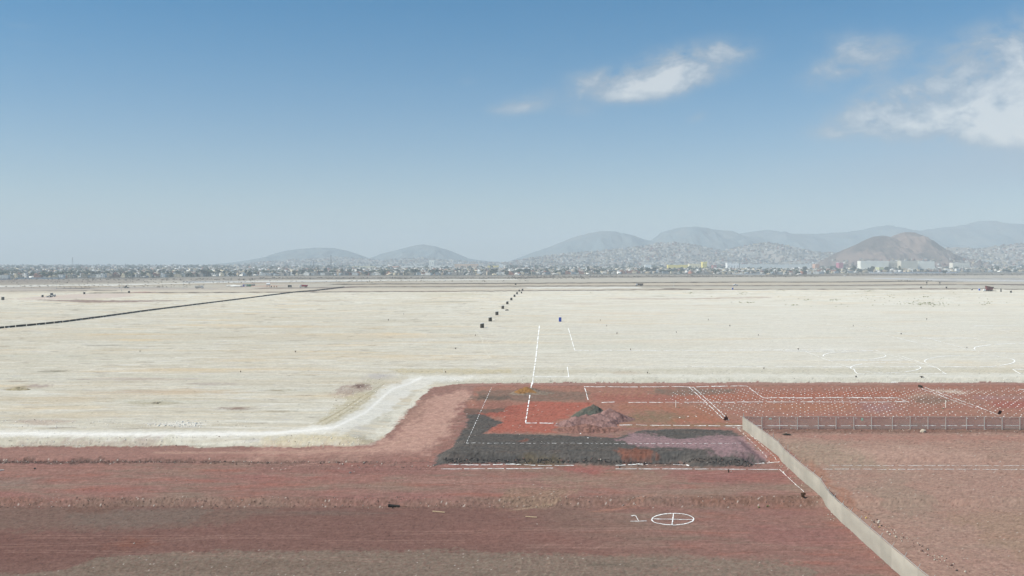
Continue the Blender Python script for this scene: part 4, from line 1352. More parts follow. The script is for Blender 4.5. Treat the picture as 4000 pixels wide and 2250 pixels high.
def fence_x(y):
    # plan line of the near run, measured from its foot in the photograph
    yy = [70, 83.5, 94, 103.5, 107.3, 118, 129, 136.6, 151]
    xx = [34.4, 34.9, 35.4, 35.9, 36.35, 36.75, 37.4, 37.6, 37.75]
    return float(np.interp(y, yy, xx))


run_fence('fabric_fence', 'tall fence of pale grey-green windbreak fabric running down to the lower right', [(fence_x(y), y) for y in fy], FAB_A, 0, True)
fx = [corner[0] + .03]
while fx[-1] < 96: fx.append(fx[-1] + 3.0 + (.4 if len(fx) % 4 == 0 else -.1))
run_fence('mesh_fence', 'see-through grey mesh fence on steel posts running level to the right', [(x, corner[1] + .05 - (x - corner[0]) * .004) for x in fx], FAB_B, 0, False)
mb = MB(); mb.box(-.035, .035, -.035, .035, -.2, 2.75)
o = mb.build('corner_pole', GALV2); o.location = (corner[0] - .12, corner[1] - .12, ground_sample(corner[0], corner[1]))
tag(o, 'taller pale pole standing at the corner where the two fences meet', 'pole')


def sign(u, v, wpx, hpx, c, c2, label):
    y = corner[1] - .14
    x = (u - 2000) / F * y
    z = H - (v - HZ) / F * y
    w = wpx * y / F; h = hpx * y / F
    e = empty('fence_sign', (x, y, z))
    tag(e, label, 'sign')
    mb = MB(); mb.box(-w / 2, w / 2, -.012, .012, -h / 2, h / 2); mb.build('board', mat(label[:12], c, .6, .05), e)
    mb = MB(); mb.box(-w * .32, w * .32, -.018, -.0125, h * .02, h * .3); mb.box(-w * .32, w * .1, -.018, -.0125, -h * .3, -h * .15); mb.build('print', mat(label[:12] + 'p', c2, .6, .05), e)


sign(3368, 1638, 8, 10, (150, 215, 180), (230, 245, 236), 'upright pale green sign fixed to the mesh fence')
sign(3009, 1636, 11, 6, (196, 226, 208), (236, 246, 240), 'wide whitish sign on the mesh fence near its left corner')

# ------------------------------------------------------------------ drums (dark wrapped casings) across the field
DRUM = mat('dark_sheeting', (84, 80, 72), .7, .25, 2)
RIM = mat('white_rim', (246, 245, 240), .7, .05, 2)


def make_drum():
    e = empty('wrapped_drum', (0, 0, 0))
    mb = MB(); mb.cyl(0, 0, 0, 1.86, .80, .78, n=28, ribs=.035, cap=False); mb.cyl(0, 0, 0.01, 1.2, .74, .74, n=20); mb.build('sheeting', DRUM, e)
    mb = MB(); mb.cyl(0, 0, 1.84, 1.98, .82, .82, n=28); mb.build('lid', RIM, e)
    for a in (.4, 2.5, 4.6):
        mb = MB(); mb.obox((.80 * math.cos(a), .80 * math.sin(a), 0), (.80 * math.cos(a), .80 * math.sin(a), 1.95), .07, .07); mb.build('stake', mat('dark_wood', (70, 60, 50)), e)
    mb = MB(); mb.cyl(0, 0, .6, .68, .835, n=28); mb.build('strap', mat('dark_wood', (70, 60, 50)), e)
    return e


drum0 = make_drum()
D = []
for k, (x, y, w) in enumerate([(370, 1118, 86), (556, 968, 76), (708, 826, 66), (843, 682, 58), (947, 577, 52), (1038, 486, 46), (1111, 409, 42), (1168, 349, 38), (1220, 286, 36), (1294, 264, 32)]):
    D.append((1820 + x / 5.855, 1090 + y / 5.855, 1.0, ['nearest dark drum with a white lid in the receding row', 'second nearest dark drum in the receding row', 'third dark drum from the near end of the row',
              'fourth dark drum from the near end, beside the low crate', 'fifth dark drum from the near end of the receding row', 'sixth dark drum from the near end of the receding row',
              'seventh dark drum from the near end of the row', 'eighth dark drum from the near end, left of the short one', 'second farthest dark drum of the row', 'farthest dark drum of the receding row, by the drainage line'][k]))
D += [(1820 + 1270 / 5.855, 1090 + 327 / 5.855, .78, 'short dark drum standing just right of the receding row'),
      (11, 1172, 1.25, 'dark drum on the pale field at the very left edge'), (166, 1161, 1.0, 'dark drum left of the white loader'),
      (329, 1149, 1.0, 'left of the two dark drums standing on the drainage line'), (504, 1145, 1.05, 'right of the two dark drums standing on the drainage line'),
      (3598, 1126, 1.0, 'dark drum at the left end of the low brown bank'), (3697, 1126, 1.0, 'dark drum at the right end of the low brown bank'),
      (3797, 1133.5, .8, 'dark drum left of the far blue toilet'), (3910, 1132.5, .8, 'upper one of two dark drums right of the rusty machine'),
      (3910, 1139.5, .8, 'lower one of two dark drums right of the rusty machine'), (3949, 1143.5, 1.0, 'rightmost dark drum on the far right of the field')]
for k, (u, v, sc, lb) in enumerate(D):
    o = drum0 if k == 0 else copy_tree(drum0)
    o.location = on_ground(u, v)
    o.scale = (sc, sc, sc)
    tag(o, lb, 'drum', 'dark wrapped drums with white lids')

mb = MB(); mb.box(-1.0, 1.0, -.5, .5, 0, .12); mb.box(-1.0, -.86, -.5, .5, .12, .55); mb.box(.86, 1.0, -.5, .5, .12, .55); mb.box(-.86, .86, -.5, -.4, .12, .45); mb.box(-.5, .6, -.38, .5, .12, .62)
o = mb.build('crate', DRUM); o.location = on_ground(1820 + 937 / 5.855, 1090 + 720 / 5.855)
tag(o, 'low dark crate lying right of the receding drum row', 'crate')
for k, (u, v) in enumerate([(1902, 1281), (1931, 1250), (2035, 1133.5)]):
    o = link('sack', rock_mesh('sack', 80 + k, RIM, 2)); o.location = on_ground(u, v); o.scale = (.5 if k != 2 else 1.1, .35, .32)
    tag(o, ['small white sack on the ground beside the nearest drum', 'small white sack right of the second drum', 'white bundle between the two farthest drums'][k], 'sack')


# ------------------------------------------------------------------ portable toilets
def make_toilet(cname, c):
    e = empty('portable_toilet', (0, 0, 0))
    Bm = mat(cname, c, .5, .06, 2)
    mb = MB(); mb.box(-.56, .56, -.56, .56, .08, 1.98)
    for i in range(5):
        x = -.45 + i * .225; mb.box(x - .03, x + .03, .56, .585, .15, 1.9)
        mb.box(-.585, -.56, x - .03, x + .03, .15, 1.9); mb.box(.56, .585, x - .03, x + .03, .15, 1.9)
    mb.build('cabin', Bm, e)
    mb = MB()
    n = 8; vs = []
    for y in (-.6, .6):
        for i in range(n + 1):
            a = math.pi * i / n
            vs.append((-.6 * math.cos(a), y, 1.98 + .30 * math.sin(a)))
    fs = [(i, i + 1, n + 2 + i, n + 1 + i) for i in range(n)] + [tuple(range(n, -1, -1)), tuple(range(n + 1, 2 * n + 2)), (0, n + 1, 2 * n + 1, n)]
    mb.add(vs, fs); mb.build('roof', RIM, e)
    mb = MB(); mb.box(-.36, .36, -.60, -.563, .2, 1.85); d = mb.build('door', mat(cname + '_door', tuple(int(x * .85) for x in c), .5, .05), e)
    mb = MB(); mb.box(.24, .3, -.63, -.60, .95, 1.12); h = mb.build('handle', RIM, d)
    mb = MB(); mb.box(-.6, .6, -.6, .6, 0, .08); mb.build('base', mat('grey_plastic', (150, 150, 150)), e)
    mb = MB(); mb.cyl(.35, .35, 2.0, 2.5, .06, n=8); mb.build('vent_pipe', RIM, e)
    return e


t0 = make_toilet('blue_plastic', (58, 92, 205))
for k, (u, v, lb) in enumerate([(2188, 1256.5, 'blue portable toilet with a white roof alone on the pale field'),
                                (2862, 1131.5, 'small far blue toilet cabin beyond the pale field, below the white pickup'), (3826, 1135, 'far blue toilet cabin left of the rusty machine')]):
    o = t0 if k == 0 else copy_tree(t0)
    o.location = on_ground(u, v)
    o.rotation_euler = (0, 0, 0.12 * k)
    tag(o, lb, 'toilet', 'blue portable toilets')

# ------------------------------------------------------------------ black barrier
BLK = mat('black_sheeting', (44, 42, 38), .6, .2, 2)
bl = [(-420, 1320), (0, 1283), (130, 1271.5), (250, 1259), (390, 1240.5), (560, 1217), (780, 1189), (1000, 1161.5), (1150, 1142.5), (1250, 1134), (1345, 1122)]
bp = [on_ground(*p) for p in bl]
root = empty('sheeting_barrier', bp[0])
tag(root, 'long low black sheeting barrier running diagonally across the left of the pale field', 'barrier')
tot = [0]
for a, b in zip(bp[:-1], bp[1:]): tot.append(tot[-1] + (b - a).length)


def along(d):
    d = min(max(d, 0), tot[-1])
    for i in range(len(bp) - 1):
        if d <= tot[i + 1]:
            return bp[i].lerp(bp[i + 1], (d - tot[i]) / (tot[i + 1] - tot[i]))
    return bp[-1]


npan = 92
br = random.Random(3)
d = 0.0
step = [8 + 6.6 * (i / npan) for i in range(npan)]
ksc = tot[-1] / sum(step)
for i in range(npan):
    L_ = step[i] * ksc
    a = along(d + .25); b = along(d + L_ - .25); d += L_
    hgt = (.80 if i < 60 else .95) * br.uniform(.93, 1.05)
    a2 = a - bp[0]; b2 = b - bp[0]
    mb = MB()
    mb.obox(a2 + Vector((0, 0, hgt / 2 - .05)), b2 + Vector((0, 0, hgt / 2 - .05)), .12, hgt)
    mb.obox(a2 + Vector((0, 0, hgt - .02)), b2 + Vector((0, 0, hgt - .02)), .2, .07)
    mb.build('sheet_panel', BLK, root)
for i in range(46):
    dd_ = tot[-1] * ((i + .5) / 46) + br.uniform(-5, 5)
    a = along(dd_); a2 = a - bp[0]
    s_ = br.uniform(.35, .6)
    mb = MB(); mb.box(a2.x - s_, a2.x + s_, a2.y - .75 - s_ * .6, a2.y - .4, a2.z - .05, a2.z + .34); mb.build('sandbag', RIM, root)


# ------------------------------------------------------------------ stakes, posts and loose pieces
WHT = mat('white_paint', (244, 240, 228), .7, .05)
DKW = mat('dark_wood', (70, 60, 50))


def post(u, v, hpx, label, m, r=.05, name='marker_post', grp=None, cat='post', tilt=0.0, head=False):
    p = on_ground(u, v)
    h = hpx * p.y / F
    mb = MB(); mb.cyl(0, 0, -.1, h, r, r * .9, n=8)
    if head: mb.box(-r * 2.4, r * 2.4, -r * 1.2, r * 1.2, h * .68, h * .98)
    o = mb.build(name, m); o.location = p; o.rotation_euler = (0, tilt, 0)
    return tag(o, label, cat, grp)


post(2640, 1592, 27, 'white pipe post on the red soil right of the heaps', WHT, .07, grp='white posts on the soil')
post(3694, 1592, 28, 'white pipe post in the red cutting beyond the right part of the fence', WHT, .08, grp='white posts on the soil')
post(3672, 1602, 18, 'thin brownish stake left of the right-hand white pipe post', mat('tan_wood', (170, 130, 96)), .035, 'stake', cat='stake')
post(1606, 1592, 17, 'thin white post on the embankment beside the curving haul road', WHT, .045, grp='white posts on the soil')
post(1733, 1454, 12, 'thin white post on the ledge of the pale field', WHT, .05, grp='white posts on the soil')
post(3078, 1772, 34, 'tall thin pole standing behind the kink of the fabric fence', GALV2, .035, cat='pole', name='pole')
post(3078, 1835, 8, 'short white stub at the foot of the fabric fence', WHT, .04, grp='white posts on the soil')
post(2846, 1846, 12, 'short dark stump standing below the lime line under the gravel bank', DKW, .09, 'stump', cat='stump')
post(2421, 1797, 9, 'short black stake stuck in the gravel bank', DKW, .07, 'stake', cat='stake')
stk = [(2410, 1304, 'with a sandy scuff, left of centre field'), (2463, 1366, 'on the long lime corner line'), (2642, 1299, ''), (3118, 1366, ''), (3344, 1472, ''), (3333, 1274, ''), (3520, 1306, ''), (3777, 1360, ''), (2767, 1250, ''),
       (2851, 1274, ''), (2962, 1310, ''), (547, 1373, ''), (1154, 1375, ''), (1741, 1454, ''), (2529, 1457, ''), (3600, 1473, ''), (940, 1453, ''), (2370, 1274, ''), (1517, 1252, ''), (2345, 1252, ''), (1857, 1311, ''), (1780, 1363, ''), (2984, 1440, ''), (1577, 1228, ''), (3620, 1249, '')]
slabels = ['small dark stake on the pale field in front of the toilet, to its right', 'small dark stake standing on the thin lime corner line', 'small dark stake far out in mid field', 'small dark stake left of the upper oval',
           'small dark stake at the lower corner of the oval plot', 'small dark stake at the head of the long diagonal line', 'small dark stake between the two long diagonal lime lines', 'small dark tripod-like stake above the widest oval',
           'small dark stake right of the toilet, far off', 'small dark stake beyond the thin lime corner', 'small dark stake near the middle of the right field', 'lone small dark stake on the left half of the field',
           'small dark stake on the field above the cut bank', 'small dark stake beside the thin white post on the ledge', 'small dark stake on the ledge track below the reddish stain', 'small dark block below the right end of the oval plot',
           'small dark clump stake left of the cut bank', 'small dark stake just right of the toilet', 'small dark stake in the middle left distance', 'tiny dark stake behind and right of the toilet', 'tiny dark stake below the nearest drum',
           'tiny dark stake left of the pale wheel track', 'tiny dark stake on the ledge left of the oval plot', 'tiny dark stake in the distance left of the drum row', 'tiny dark stake in the distance above the diagonal lines']
for k, ((u, v, _), lb) in enumerate(zip(stk, slabels)):
    post(u, v + 1, 6, lb, DKW, .10 if k not in (4, 15) else .16, 'survey_stake', 'dark survey stakes on the pale field', 'stake', head=(k % 3 == 0))


def stick(u0, v0, u1, v1, r, m, name, label, cat, lift=.03):
    a = on_ground(u0, v0) + Vector((0, 0, r + lift)); b = on_ground(u1, v1) + Vector((0, 0, r + lift))
    mb = MB(); mb.obox((0, 0, 0), b - a, 2 * r, 2 * r); o = mb.build(name, m); o.location = a
    return tag(o, label, cat)


TAN = mat('new_timber', (225, 200, 160), .8, .15, 6)
stick(1690, 1999, 1737, 2003, .035, TAN, 'timber_batten', 'thin pale timber batten on the apron, right of the black pipe', 'batten')
stick(2053, 2019, 2097, 2022, .035, TAN, 'timber_batten', 'thin pale timber batten on the apron, left of the figure 1', 'batten')
stick(-10, 1839, 15, 1838, .06, WHT, 'white_board', 'short white board lying at the left edge of the terrace', 'board')
stick(3590, 1511, 3600, 1515, .22, DKW, 'dark_log', 'small dark log at the upper end of the diagonal lime line', 'log')
# black pipe with an open end
e = empty('black_pipe', on_ground(1540, 1981)); tag(e, 'short black pipe lying in a notch of the red slope', 'pipe')
mb = MB(); mb.cyl(0, 0.16, -.62, .62, .17, .15, n=16, axis='x'); p = mb.build('tube', BLK, e, smooth=False); p.rotation_euler = (0, 0.05, -.12)
mb = MB(); mb.cyl(0, .16, -.7, -.58, .2, .2, n=16, axis='x'); mb.build('collar', BLK, e).rotation_euler = (0, .05, -.12)
e = link('tyre_scrap', rock_mesh('tyre_scrap', 60, BLK, 2)); e.location = on_ground(1533, 1968); e.scale = (.11, .09, .12); tag(e, 'small black lump just above the black pipe', 'scrap')
# small dark pit marker and slanted board
mb = MB(); mb.box(-.28, .28, -.28, .28, 0, .5); mb.box(-.4, .4, -.4, .4, 0, .1); mb.cyl(0, 0, .5, .8, .12, n=8); o = mb.build('pit_cover', mat('rusty_dark', (70, 38, 32), .8, .3)); o.location = on_ground(2836, 1641)
tag(o, 'small dark brown box at the lower end of the double lime line', 'box')
mb = MB(); mb.box(-.3, .3, -.05, .05, 0, .75); mb.box(-.25, .25, .05, .09, .1, .2); mb.box(-.25, .25, .05, .09, .5, .6); o = mb.build('leaning_board', mat('rusty_dark', (70, 38, 32))); o.location = on_ground(3901, 1618); o.rotation_euler = (.2, .5, .3)
tag(o, 'dark red-brown board leaning at the end of the diagonal lime line', 'board')
# debris beside the white posts
for k, (u, v, s_, lb) in enumerate([(3684, 1597, .3, 'dark clod at the foot of the right-hand white pipe post'), (2650, 1593, .2, 'tan clod at the foot of the white post near the heaps'), (3360, 1970, 0, '')][:2]):
    o = link('clod', rock_mesh('clod', 90 + k, mat('clod', (140, 130, 108)), 2)); o.location = on_ground(u, v); o.scale = (s_, s_ * .7, s_ * .6); tag(o, lb, 'clod')


# ------------------------------------------------------------------ dry bushes and weeds
def leaf_mesh(name, n, rx, ry, rz, size, m, seed, lobes=5, trunkgap=0.0, flat=False):
    r = random.Random(seed)
    cs = [(r.uniform(-.6, .6), r.uniform(-.6, .6), r.uniform(-.45, .7), r.uniform(.35, .62)) for _ in range(lobes)]
    vs = []; fs = []
    for i in range(n):
        c = r.choice(cs)
        d = Vector((r.gauss(0, 1), r.gauss(0, 1), r.gauss(0, 1))).normalized() * (c[3] * r.random() ** .4)
        p = Vector(((c[0] + d.x) * rx, (c[1] + d.y) * ry, (c[2] + d.z) * rz + rz + trunkgap))
        a = Vector((r.gauss(0, 1), r.gauss(0, 1), r.gauss(0, 1))).normalized() * size * r.uniform(.6, 1.3)
        b = a.cross(Vector((r.gauss(0, 1), r.gauss(0, 1), r.gauss(0, 1))).normalized()).normalized() * size * r.uniform(.5, 1)
        k = len(vs)
        vs += [p - a * .5 - b * .5, p + a * .5 - b * .5, p + a * .5 + b * .5, p - a * .5 + b * .5]
        fs.append((k, k + 1, k + 2, k + 3))
    me = bpy.data.meshes.new(name); me.from_pydata([tuple(v) for v in vs], [], fs); me.materials.append(m); me.update()
    return me


LEAF = [mat('tree_foliage_a', (.045, .065, .035), .9, .35, .5, srgb=False), mat('tree_foliage_b', (.06, .075, .04), .9, .35, .5, srgb=False), mat('tree_foliage_c', (.05, .06, .05), .9, .35, .5, srgb=False)]
DRY = mat('dry_scrub', (.16, .12, .08), .95, .35, .5, srgb=False)
WEED = mat('weed_leaf', (.30, .30, .12), .95, .35, .5, srgb=False)
BARK = mat('bark', (.10, .075, .055), .95, .3, 2, srgb=False)

o = link('dry_bush', leaf_mesh('dry_bush', 260, .45, .35, .3, .10, mat('dead_bush', (.10, .055, .03), .95, .3, 2, srgb=False), 5, 4)); o.location = on_ground(3135, 1944)
tag(o, 'small dark dry bush on the slope left of the fabric fence', 'bush')
o = link('grey_bush', leaf_mesh('grey_bush', 300, .7, .5, .14, .12, mat('grey_bush_leaf', (.10, .095, .08), .95, .3, 2, srgb=False), 6, 5)); o.location = on_ground(3076, 1700)
tag(o, 'low dark grey bush on the yard just inside the fence corner', 'bush')
for k, (u, v, lb) in enumerate([(2965, 1972, 'left of two tiny green weeds at the foot of the slope'), (3000, 1975, 'right of two tiny green weeds at the foot of the slope')]):
    o = link('green_weed', leaf_mesh('green_weed', 60, .18, .14, .12, .07, WEED, 7 + k, 3)); o.location = on_ground(u, v); tag(o, lb, 'weed')


def merged(name, items, protos, material, label, cat):
    """items: (x, y, z, sx, sy, sz, proto)"""
    vs = []; fs = []; n = 0
    for (x, y, z, a, b, c, k) in items:
        tv, tf = protos[k]
        vs.append(tv * [a, b, c] + [x, y, z]); fs.append(tf + n); n += len(tv)
    if not vs: return
    o = link(name, np_mesh(name, np.concatenate(vs), np.concatenate(fs), material))
    return tag(o, label, cat, kind='stuff')


def arr(me):
    return np.array([v.co[:] for v in me.vertices]), np.array([p.vertices[:] for p in me.polygons])


wp = [arr(leaf_mesh('w%d' % k, 26, .5, .5, .3, .28, WEED, 20 + k, 3)) for k in range(4)]
items = []
wr = random.Random(21)
for (u0, u1, v0, v1, n) in [(3530, 3700, 1182, 1193, 90), (3360, 3420, 1136, 1139, 26), (3020, 3080, 1136, 1137, 16), (3240, 3290, 1169, 1174, 26), (3060, 3130, 1191, 1194, 16), (2660, 2720, 1141, 1148, 26), (2880, 2930, 1140, 1152, 20),
                            (3590, 3640, 1158, 1161, 16), (3100, 4000, 1140, 1200, 60), (2870, 2960, 1180, 1184, 22), (3460, 3500, 1150, 1163, 12), (3820, 3890, 1176, 1192, 14), (3130, 3170, 1168, 1175, 12), (2500, 3900, 1140, 1175, 40)]:
    for i in range(n):
        u = wr.gauss((u0 + u1) / 2, (u1 - u0) / 4); v = wr.uniform(v0, v1); p = on_ground(u, v); s_ = wr.uniform(.3, .9)
        items.append((p.x, p.y, p.z, s_ * 1.4, s_, s_ * .8, i % 4))
merged('weeds', items, wp, WEED, 'patches of yellow-green weeds on the far right of the pale field', 'weeds')
items = []
for (u0, u1, v0, v1, n, s0) in [(-200, 1000, 1090, 1096, 200, 2.2), (-100, 800, 1112, 1124, 130, 1.3), (-200, 1000, 1098, 1108, 90, 1.6), (1000, 2300, 1084, 1090, 330, 2.0), (1300, 2100, 1096, 1101, 90, 1.3),
                                (2000, 3200, 1077, 1083, 330, 2.2), (3200, 4300, 1070, 1076, 260, 2.6), (3500, 3640, 1096, 1100, 40, 1.4), (700, 1500, 1098, 1106, 60, 1.3)]:
    for i in range(n):
        u = wr.uniform(u0, u1); t = (u - u0) / (u1 - u0); v = wr.uniform(v0, v1); p = on_ground(u, v); s_ = wr.uniform(.6, 1.3) * s0
        items.append((p.x, p.y, p.z, s_ * 1.6, s_, s_ * .9, i % 4))
merged('scrub', items, wp, DRY, 'brown dry scrub in the strip between the fields and the town', 'scrub')


# ------------------------------------------------------------------ vehicles
def wheel(mb, x, y, r, w, mi=0):
    mb.cyl(x, r, y - w / 2, y + w / 2, r, n=14, axis='y')


def add_wheel(root, x, y, r=.55, w=.4):
    mb = MB(); mb.cyl(x, r, y - w / 2, y + w / 2, r, n=14, mi=0, axis='y')
    t = mb.build('wheel', mat('tyre', (52, 50, 48)), root)
    mb = MB(); mb.cyl(x, r, y - w / 2 - .02, y + w / 2 + .02, r * .5, n=10, axis='y'); mb.build('rim', mat('white_rim', (246, 245, 240)), t)


def dump_truck(u, v, cabc, bedc, facing, label, load=False, sc=1.0):
    e = empty('dump_truck', on_ground(u, v), facing); tag(e, label, 'truck'); e.scale = (sc,) * 3
    cm = mat('cab_%d_%d' % cabc[:2], cabc, .4, .05); bm_ = mat('bed_%d_%d' % bedc[:2], bedc, .5, .12)
    mb = MB(); mb.box(-4.6, 4.3, -.45, .45, .7, 1.05); mb.build('chassis', mat('tyre', (52, 50, 48)), e)
    mb = MB()
    prof = [(-4.6, 1.0), (-2.3, 1.0), (-2.3, 2.95), (-3.4, 2.95), (-3.75, 2.0), (-4.6, 1.8)]
    n = len(prof); mb.add([(x, -1.15, z) for x, z in prof] + [(x, 1.15, z) for x, z in prof], [tuple(range(n - 1, -1, -1)), tuple(range(n, 2 * n))] + [(i, (i + 1) % n, n + (i + 1) % n, n + i) for i in range(n)])
    cab = mb.build('cab', cm, e)
    mb = MB(); mb.box(-3.45, -2.6, -1.175, -1.155, 2.0, 2.7); mb.box(-3.45, -2.6, 1.155, 1.175, 2.0, 2.7)
    mb.add([(-3.79, -1.0, 2.08), (-3.79, 1.0, 2.08), (-3.47, 1.0, 2.86), (-3.47, -1.0, 2.86)], [(0, 1, 2, 3)]); mb.build('window', mat('dark_glass', (50, 58, 64), .2), cab)
    mb = MB()
    bp_ = [(-2.1, 1.15), (4.2, 1.15), (4.7, 2.9), (-2.1, 2.9)]
    mb.add([(x, -1.2 - (.12 if z > 2 else 0), z) for x, z in bp_] + [(x, 1.2 + (.12 if z > 2 else 0), z) for x, z in bp_], [(0, 1, 2, 3), (7, 6, 5, 4), (0, 4, 5, 1), (1, 5, 6, 2), (3, 7, 4, 0)])
    mb.box(-2.7, -2.0, -1.2, 1.2, 2.9, 3.05); mb.add([(-2.0, -1.2, 2.55), (4.5, -1.2, 2.55), (4.5, 1.2, 2.55), (-2.0, 1.2, 2.55)], [(0, 1, 2, 3)])
    for i in range(6):
        x = -1.8 + i * 1.1; mb.box(x, x + .12, -1.34, -1.2, 1.2, 2.8); mb.box(x, x + .12, 1.2, 1.34, 1.2, 2.8)
    mb.build('dump_bed', bm_, e)
    for x in (-3.6, 1.6, 3.1):
        for y in (-1.0, 1.0): add_wheel(e, x, y)
    return e


dump_truck(1186, 1122.5, (240, 240, 238), (168, 34, 58), -.06, 'red-bodied dump truck with a white cab on the far track')
dump_truck(778, 1126.5, (236, 236, 236), (214, 208, 198), math.pi - .05, 'white dump truck parked at the far left of the track')
dump_truck(2498, 1116.5, (240, 240, 236), (128, 112, 100), .03, 'dump truck with a brown body and white cab in the centre distance')


def pickup(u, v, label, rz=0, c=(244, 244, 244)):
    e = empty('pickup_truck', on_ground(u, v), rz); tag(e, label, 'pickup')
    bm_ = mat('pickup_white', c, .4, .04)
    mb = MB()
    prof = [(-2.7, .5), (2.7, .5), (2.7, 1.2), (.6, 1.2), (.2, 1.85), (-.9, 1.85), (-1.4, 1.2), (-2.7, 1.1)]
    n = len(prof); mb.add([(x, -.9, z) for x, z in prof] + [(x, .9, z) for x, z in prof], [tuple(range(n - 1, -1, -1)), tuple(range(n, 2 * n))] + [(i, (i + 1) % n, n + (i + 1) % n, n + i) for i in range(n)])
    b = mb.build('body', bm_, e)
    mb = MB(); mb.box(-1.1, .2, -.915, -.903, 1.3, 1.7); mb.box(-1.1, .2, .903, .915, 1.3, 1.7); mb.build('window', mat('dark_glass', (50, 58, 64)), b)
    for x in (-1.7, 1.7):
        for y in (-.8, .8): add_wheel(e, x, y, .38, .25)
    e.scale = (1.15,) * 3
    return e


pickup(2873, 1116, 'white pickup on the far track above the small blue toilet', .1)
pickup(3180 + 120, 1079.5, 'white car parked by the far scrub at right', .1)


def tractor(u, v, label, c, sc=1.0, rz=0.0):
    e = empty('wheel_loader', on_ground(u, v), rz); tag(e, label, 'loader'); e.scale = (sc,) * 3
    m_ = mat('loader_%d' % c[0], c, .5, .1)
    mb = MB(); mb.box(-2.2, 1.2, -.8, .8, .9, 1.7); mb.box(-2.4, -1.2, -.9, .9, 1.5, 2.0); mb.build('body', m_, e)
    mb = MB(); mb.box(-.5, .9, -.7, .7, 1.7, 3.0); cb = mb.build('cab', mat('dark_glass', (50, 58, 64)), e)
    mb = MB(); mb.box(-.6, 1.0, -.8, .8, 3.0, 3.12); mb.build('roof', mat('pickup_white', (244, 244, 244)), cb)
    mb = MB(); mb.obox((1.0, -.6, 1.5), (3.0, -.6, .6), .15, .3); mb.obox((1.0, .6, 1.5), (3.0, .6, .6), .15, .3); ar = mb.build('arm', m_, e)
    mb = MB(); mb.add([(3.0, -1.2, .1), (4.0, -1.2, .1), (3.9, -1.2, .3), (3.2, -1.2, 1.1), (3.0, 1.2, .1), (4.0, 1.2, .1), (3.9, 1.2, .3), (3.2, 1.2, 1.1)], [(0, 1, 2, 3), (7, 6, 5, 4), (0, 4, 5, 1), (1, 5, 6, 2), (2, 6, 7, 3), (3, 7, 4, 0)]); mb.build('bucket', m_, ar)
    for x in (-1.5, 1.1):
        for y in (-1.0, 1.0): add_wheel(e, x, y, .75, .5)


tractor(203, 1161.5, 'white loader working on the pinkish patch at the left', (222, 222, 220), 1.15, math.pi)
tractor(492, 1125.5, 'dark loader parked beside the pale track at the left', (120, 110, 96), .9, 0)
# rusty crushing machine on the right
e = empty('screening_machine', on_ground(3865, 1138)); tag(e, 'tall rusty red machine with a slanted hopper on the right of the field', 'machine')
RUST = mat('rusty_red', (128, 74, 72), .8, .3, 1)
mb = MB(); mb.add([(-3.6, -1.4, 5.2), (3.0, -1.4, 3.6), (2.4, -1.4, 1.4), (-3.0, -1.4, 1.2), (-3.6, 1.4, 5.2), (3.0, 1.4, 3.6), (2.4, 1.4, 1.4), (-3.0, 1.4, 1.2)], [(3, 2, 1, 0), (4, 5, 6, 7), (0, 1, 5, 4), (1, 2, 6, 5), (2, 3, 7, 6), (3, 0, 4, 7)]); mb.build('hopper', RUST, e)
mb = MB(); mb.obox((-3.8, 0, 5.3), (3.6, 0, 3.9), 3.1, .16)
for x in (-2, -.4, 1.2): mb.obox((x, -1.45, 1.3), (x, -1.45, 4.4), .2, .12)
mb.build('frame', mat('dark_rust', (70, 48, 46), .8, .3, 1), e)
mb = MB(); mb.box(-3.4, 3.0, -1.2, 1.2, .35, 1.2); mb.box(1.2, 2.8, -1.3, -1.2, 2.0, 3.2); mb.build('chassis', mat('dark_rust', (70, 48, 46)), e)
mb = MB(); mb.box(3.0, 4.0, -.7, .7, 3.4, 4.3); mb.build('motor', mat('tyre', (52, 50, 48)), e)
mb = MB(); mb.obox((2.6, 0, 1.0), (6.6, 0, .35), .9, .3); mb.build('conveyor', mat('dark_rust', (70, 48, 46)), e)
mb = MB(); mb.box(-5.6, -3.8, -.9, .9, .5, 2.1); mb.box(-6.0, -5.6, -.5, .5, .5, 1.4); mb.build('engine_cover', mat('pickup_white', (244, 244, 244)), e)
for x in (-4.8, -2.2, -.9, 1.9):
    for y in (-1.2, 1.2): add_wheel(e, x, y, .5, .35)
# site items around the far yard
def container(u, v, L_, w, h, c, label, name='container'):
    e = empty(name, on_ground(u, v)); tag(e, label, 'container')
    m_ = mat('cont_%d_%d' % c[:2], c, .6, .1)
    mb = MB(); mb.box(-L_ / 2, L_ / 2, 0, w, .1, h)
    n = int(L_ / .5)
    for i in range(n): mb.box(-L_ / 2 + i * L_ / n, -L_ / 2 + (i + .5) * L_ / n, -.04, 0, .15, h - .1)
    mb.build('shell', m_, e)
    mb = MB(); mb.box(L_ * .1, L_ * .1 + .8, -.08, -.045, .15, min(h - .3, 2)); mb.build('door', mat('cont_door', (160, 158, 154)), e)
    return e


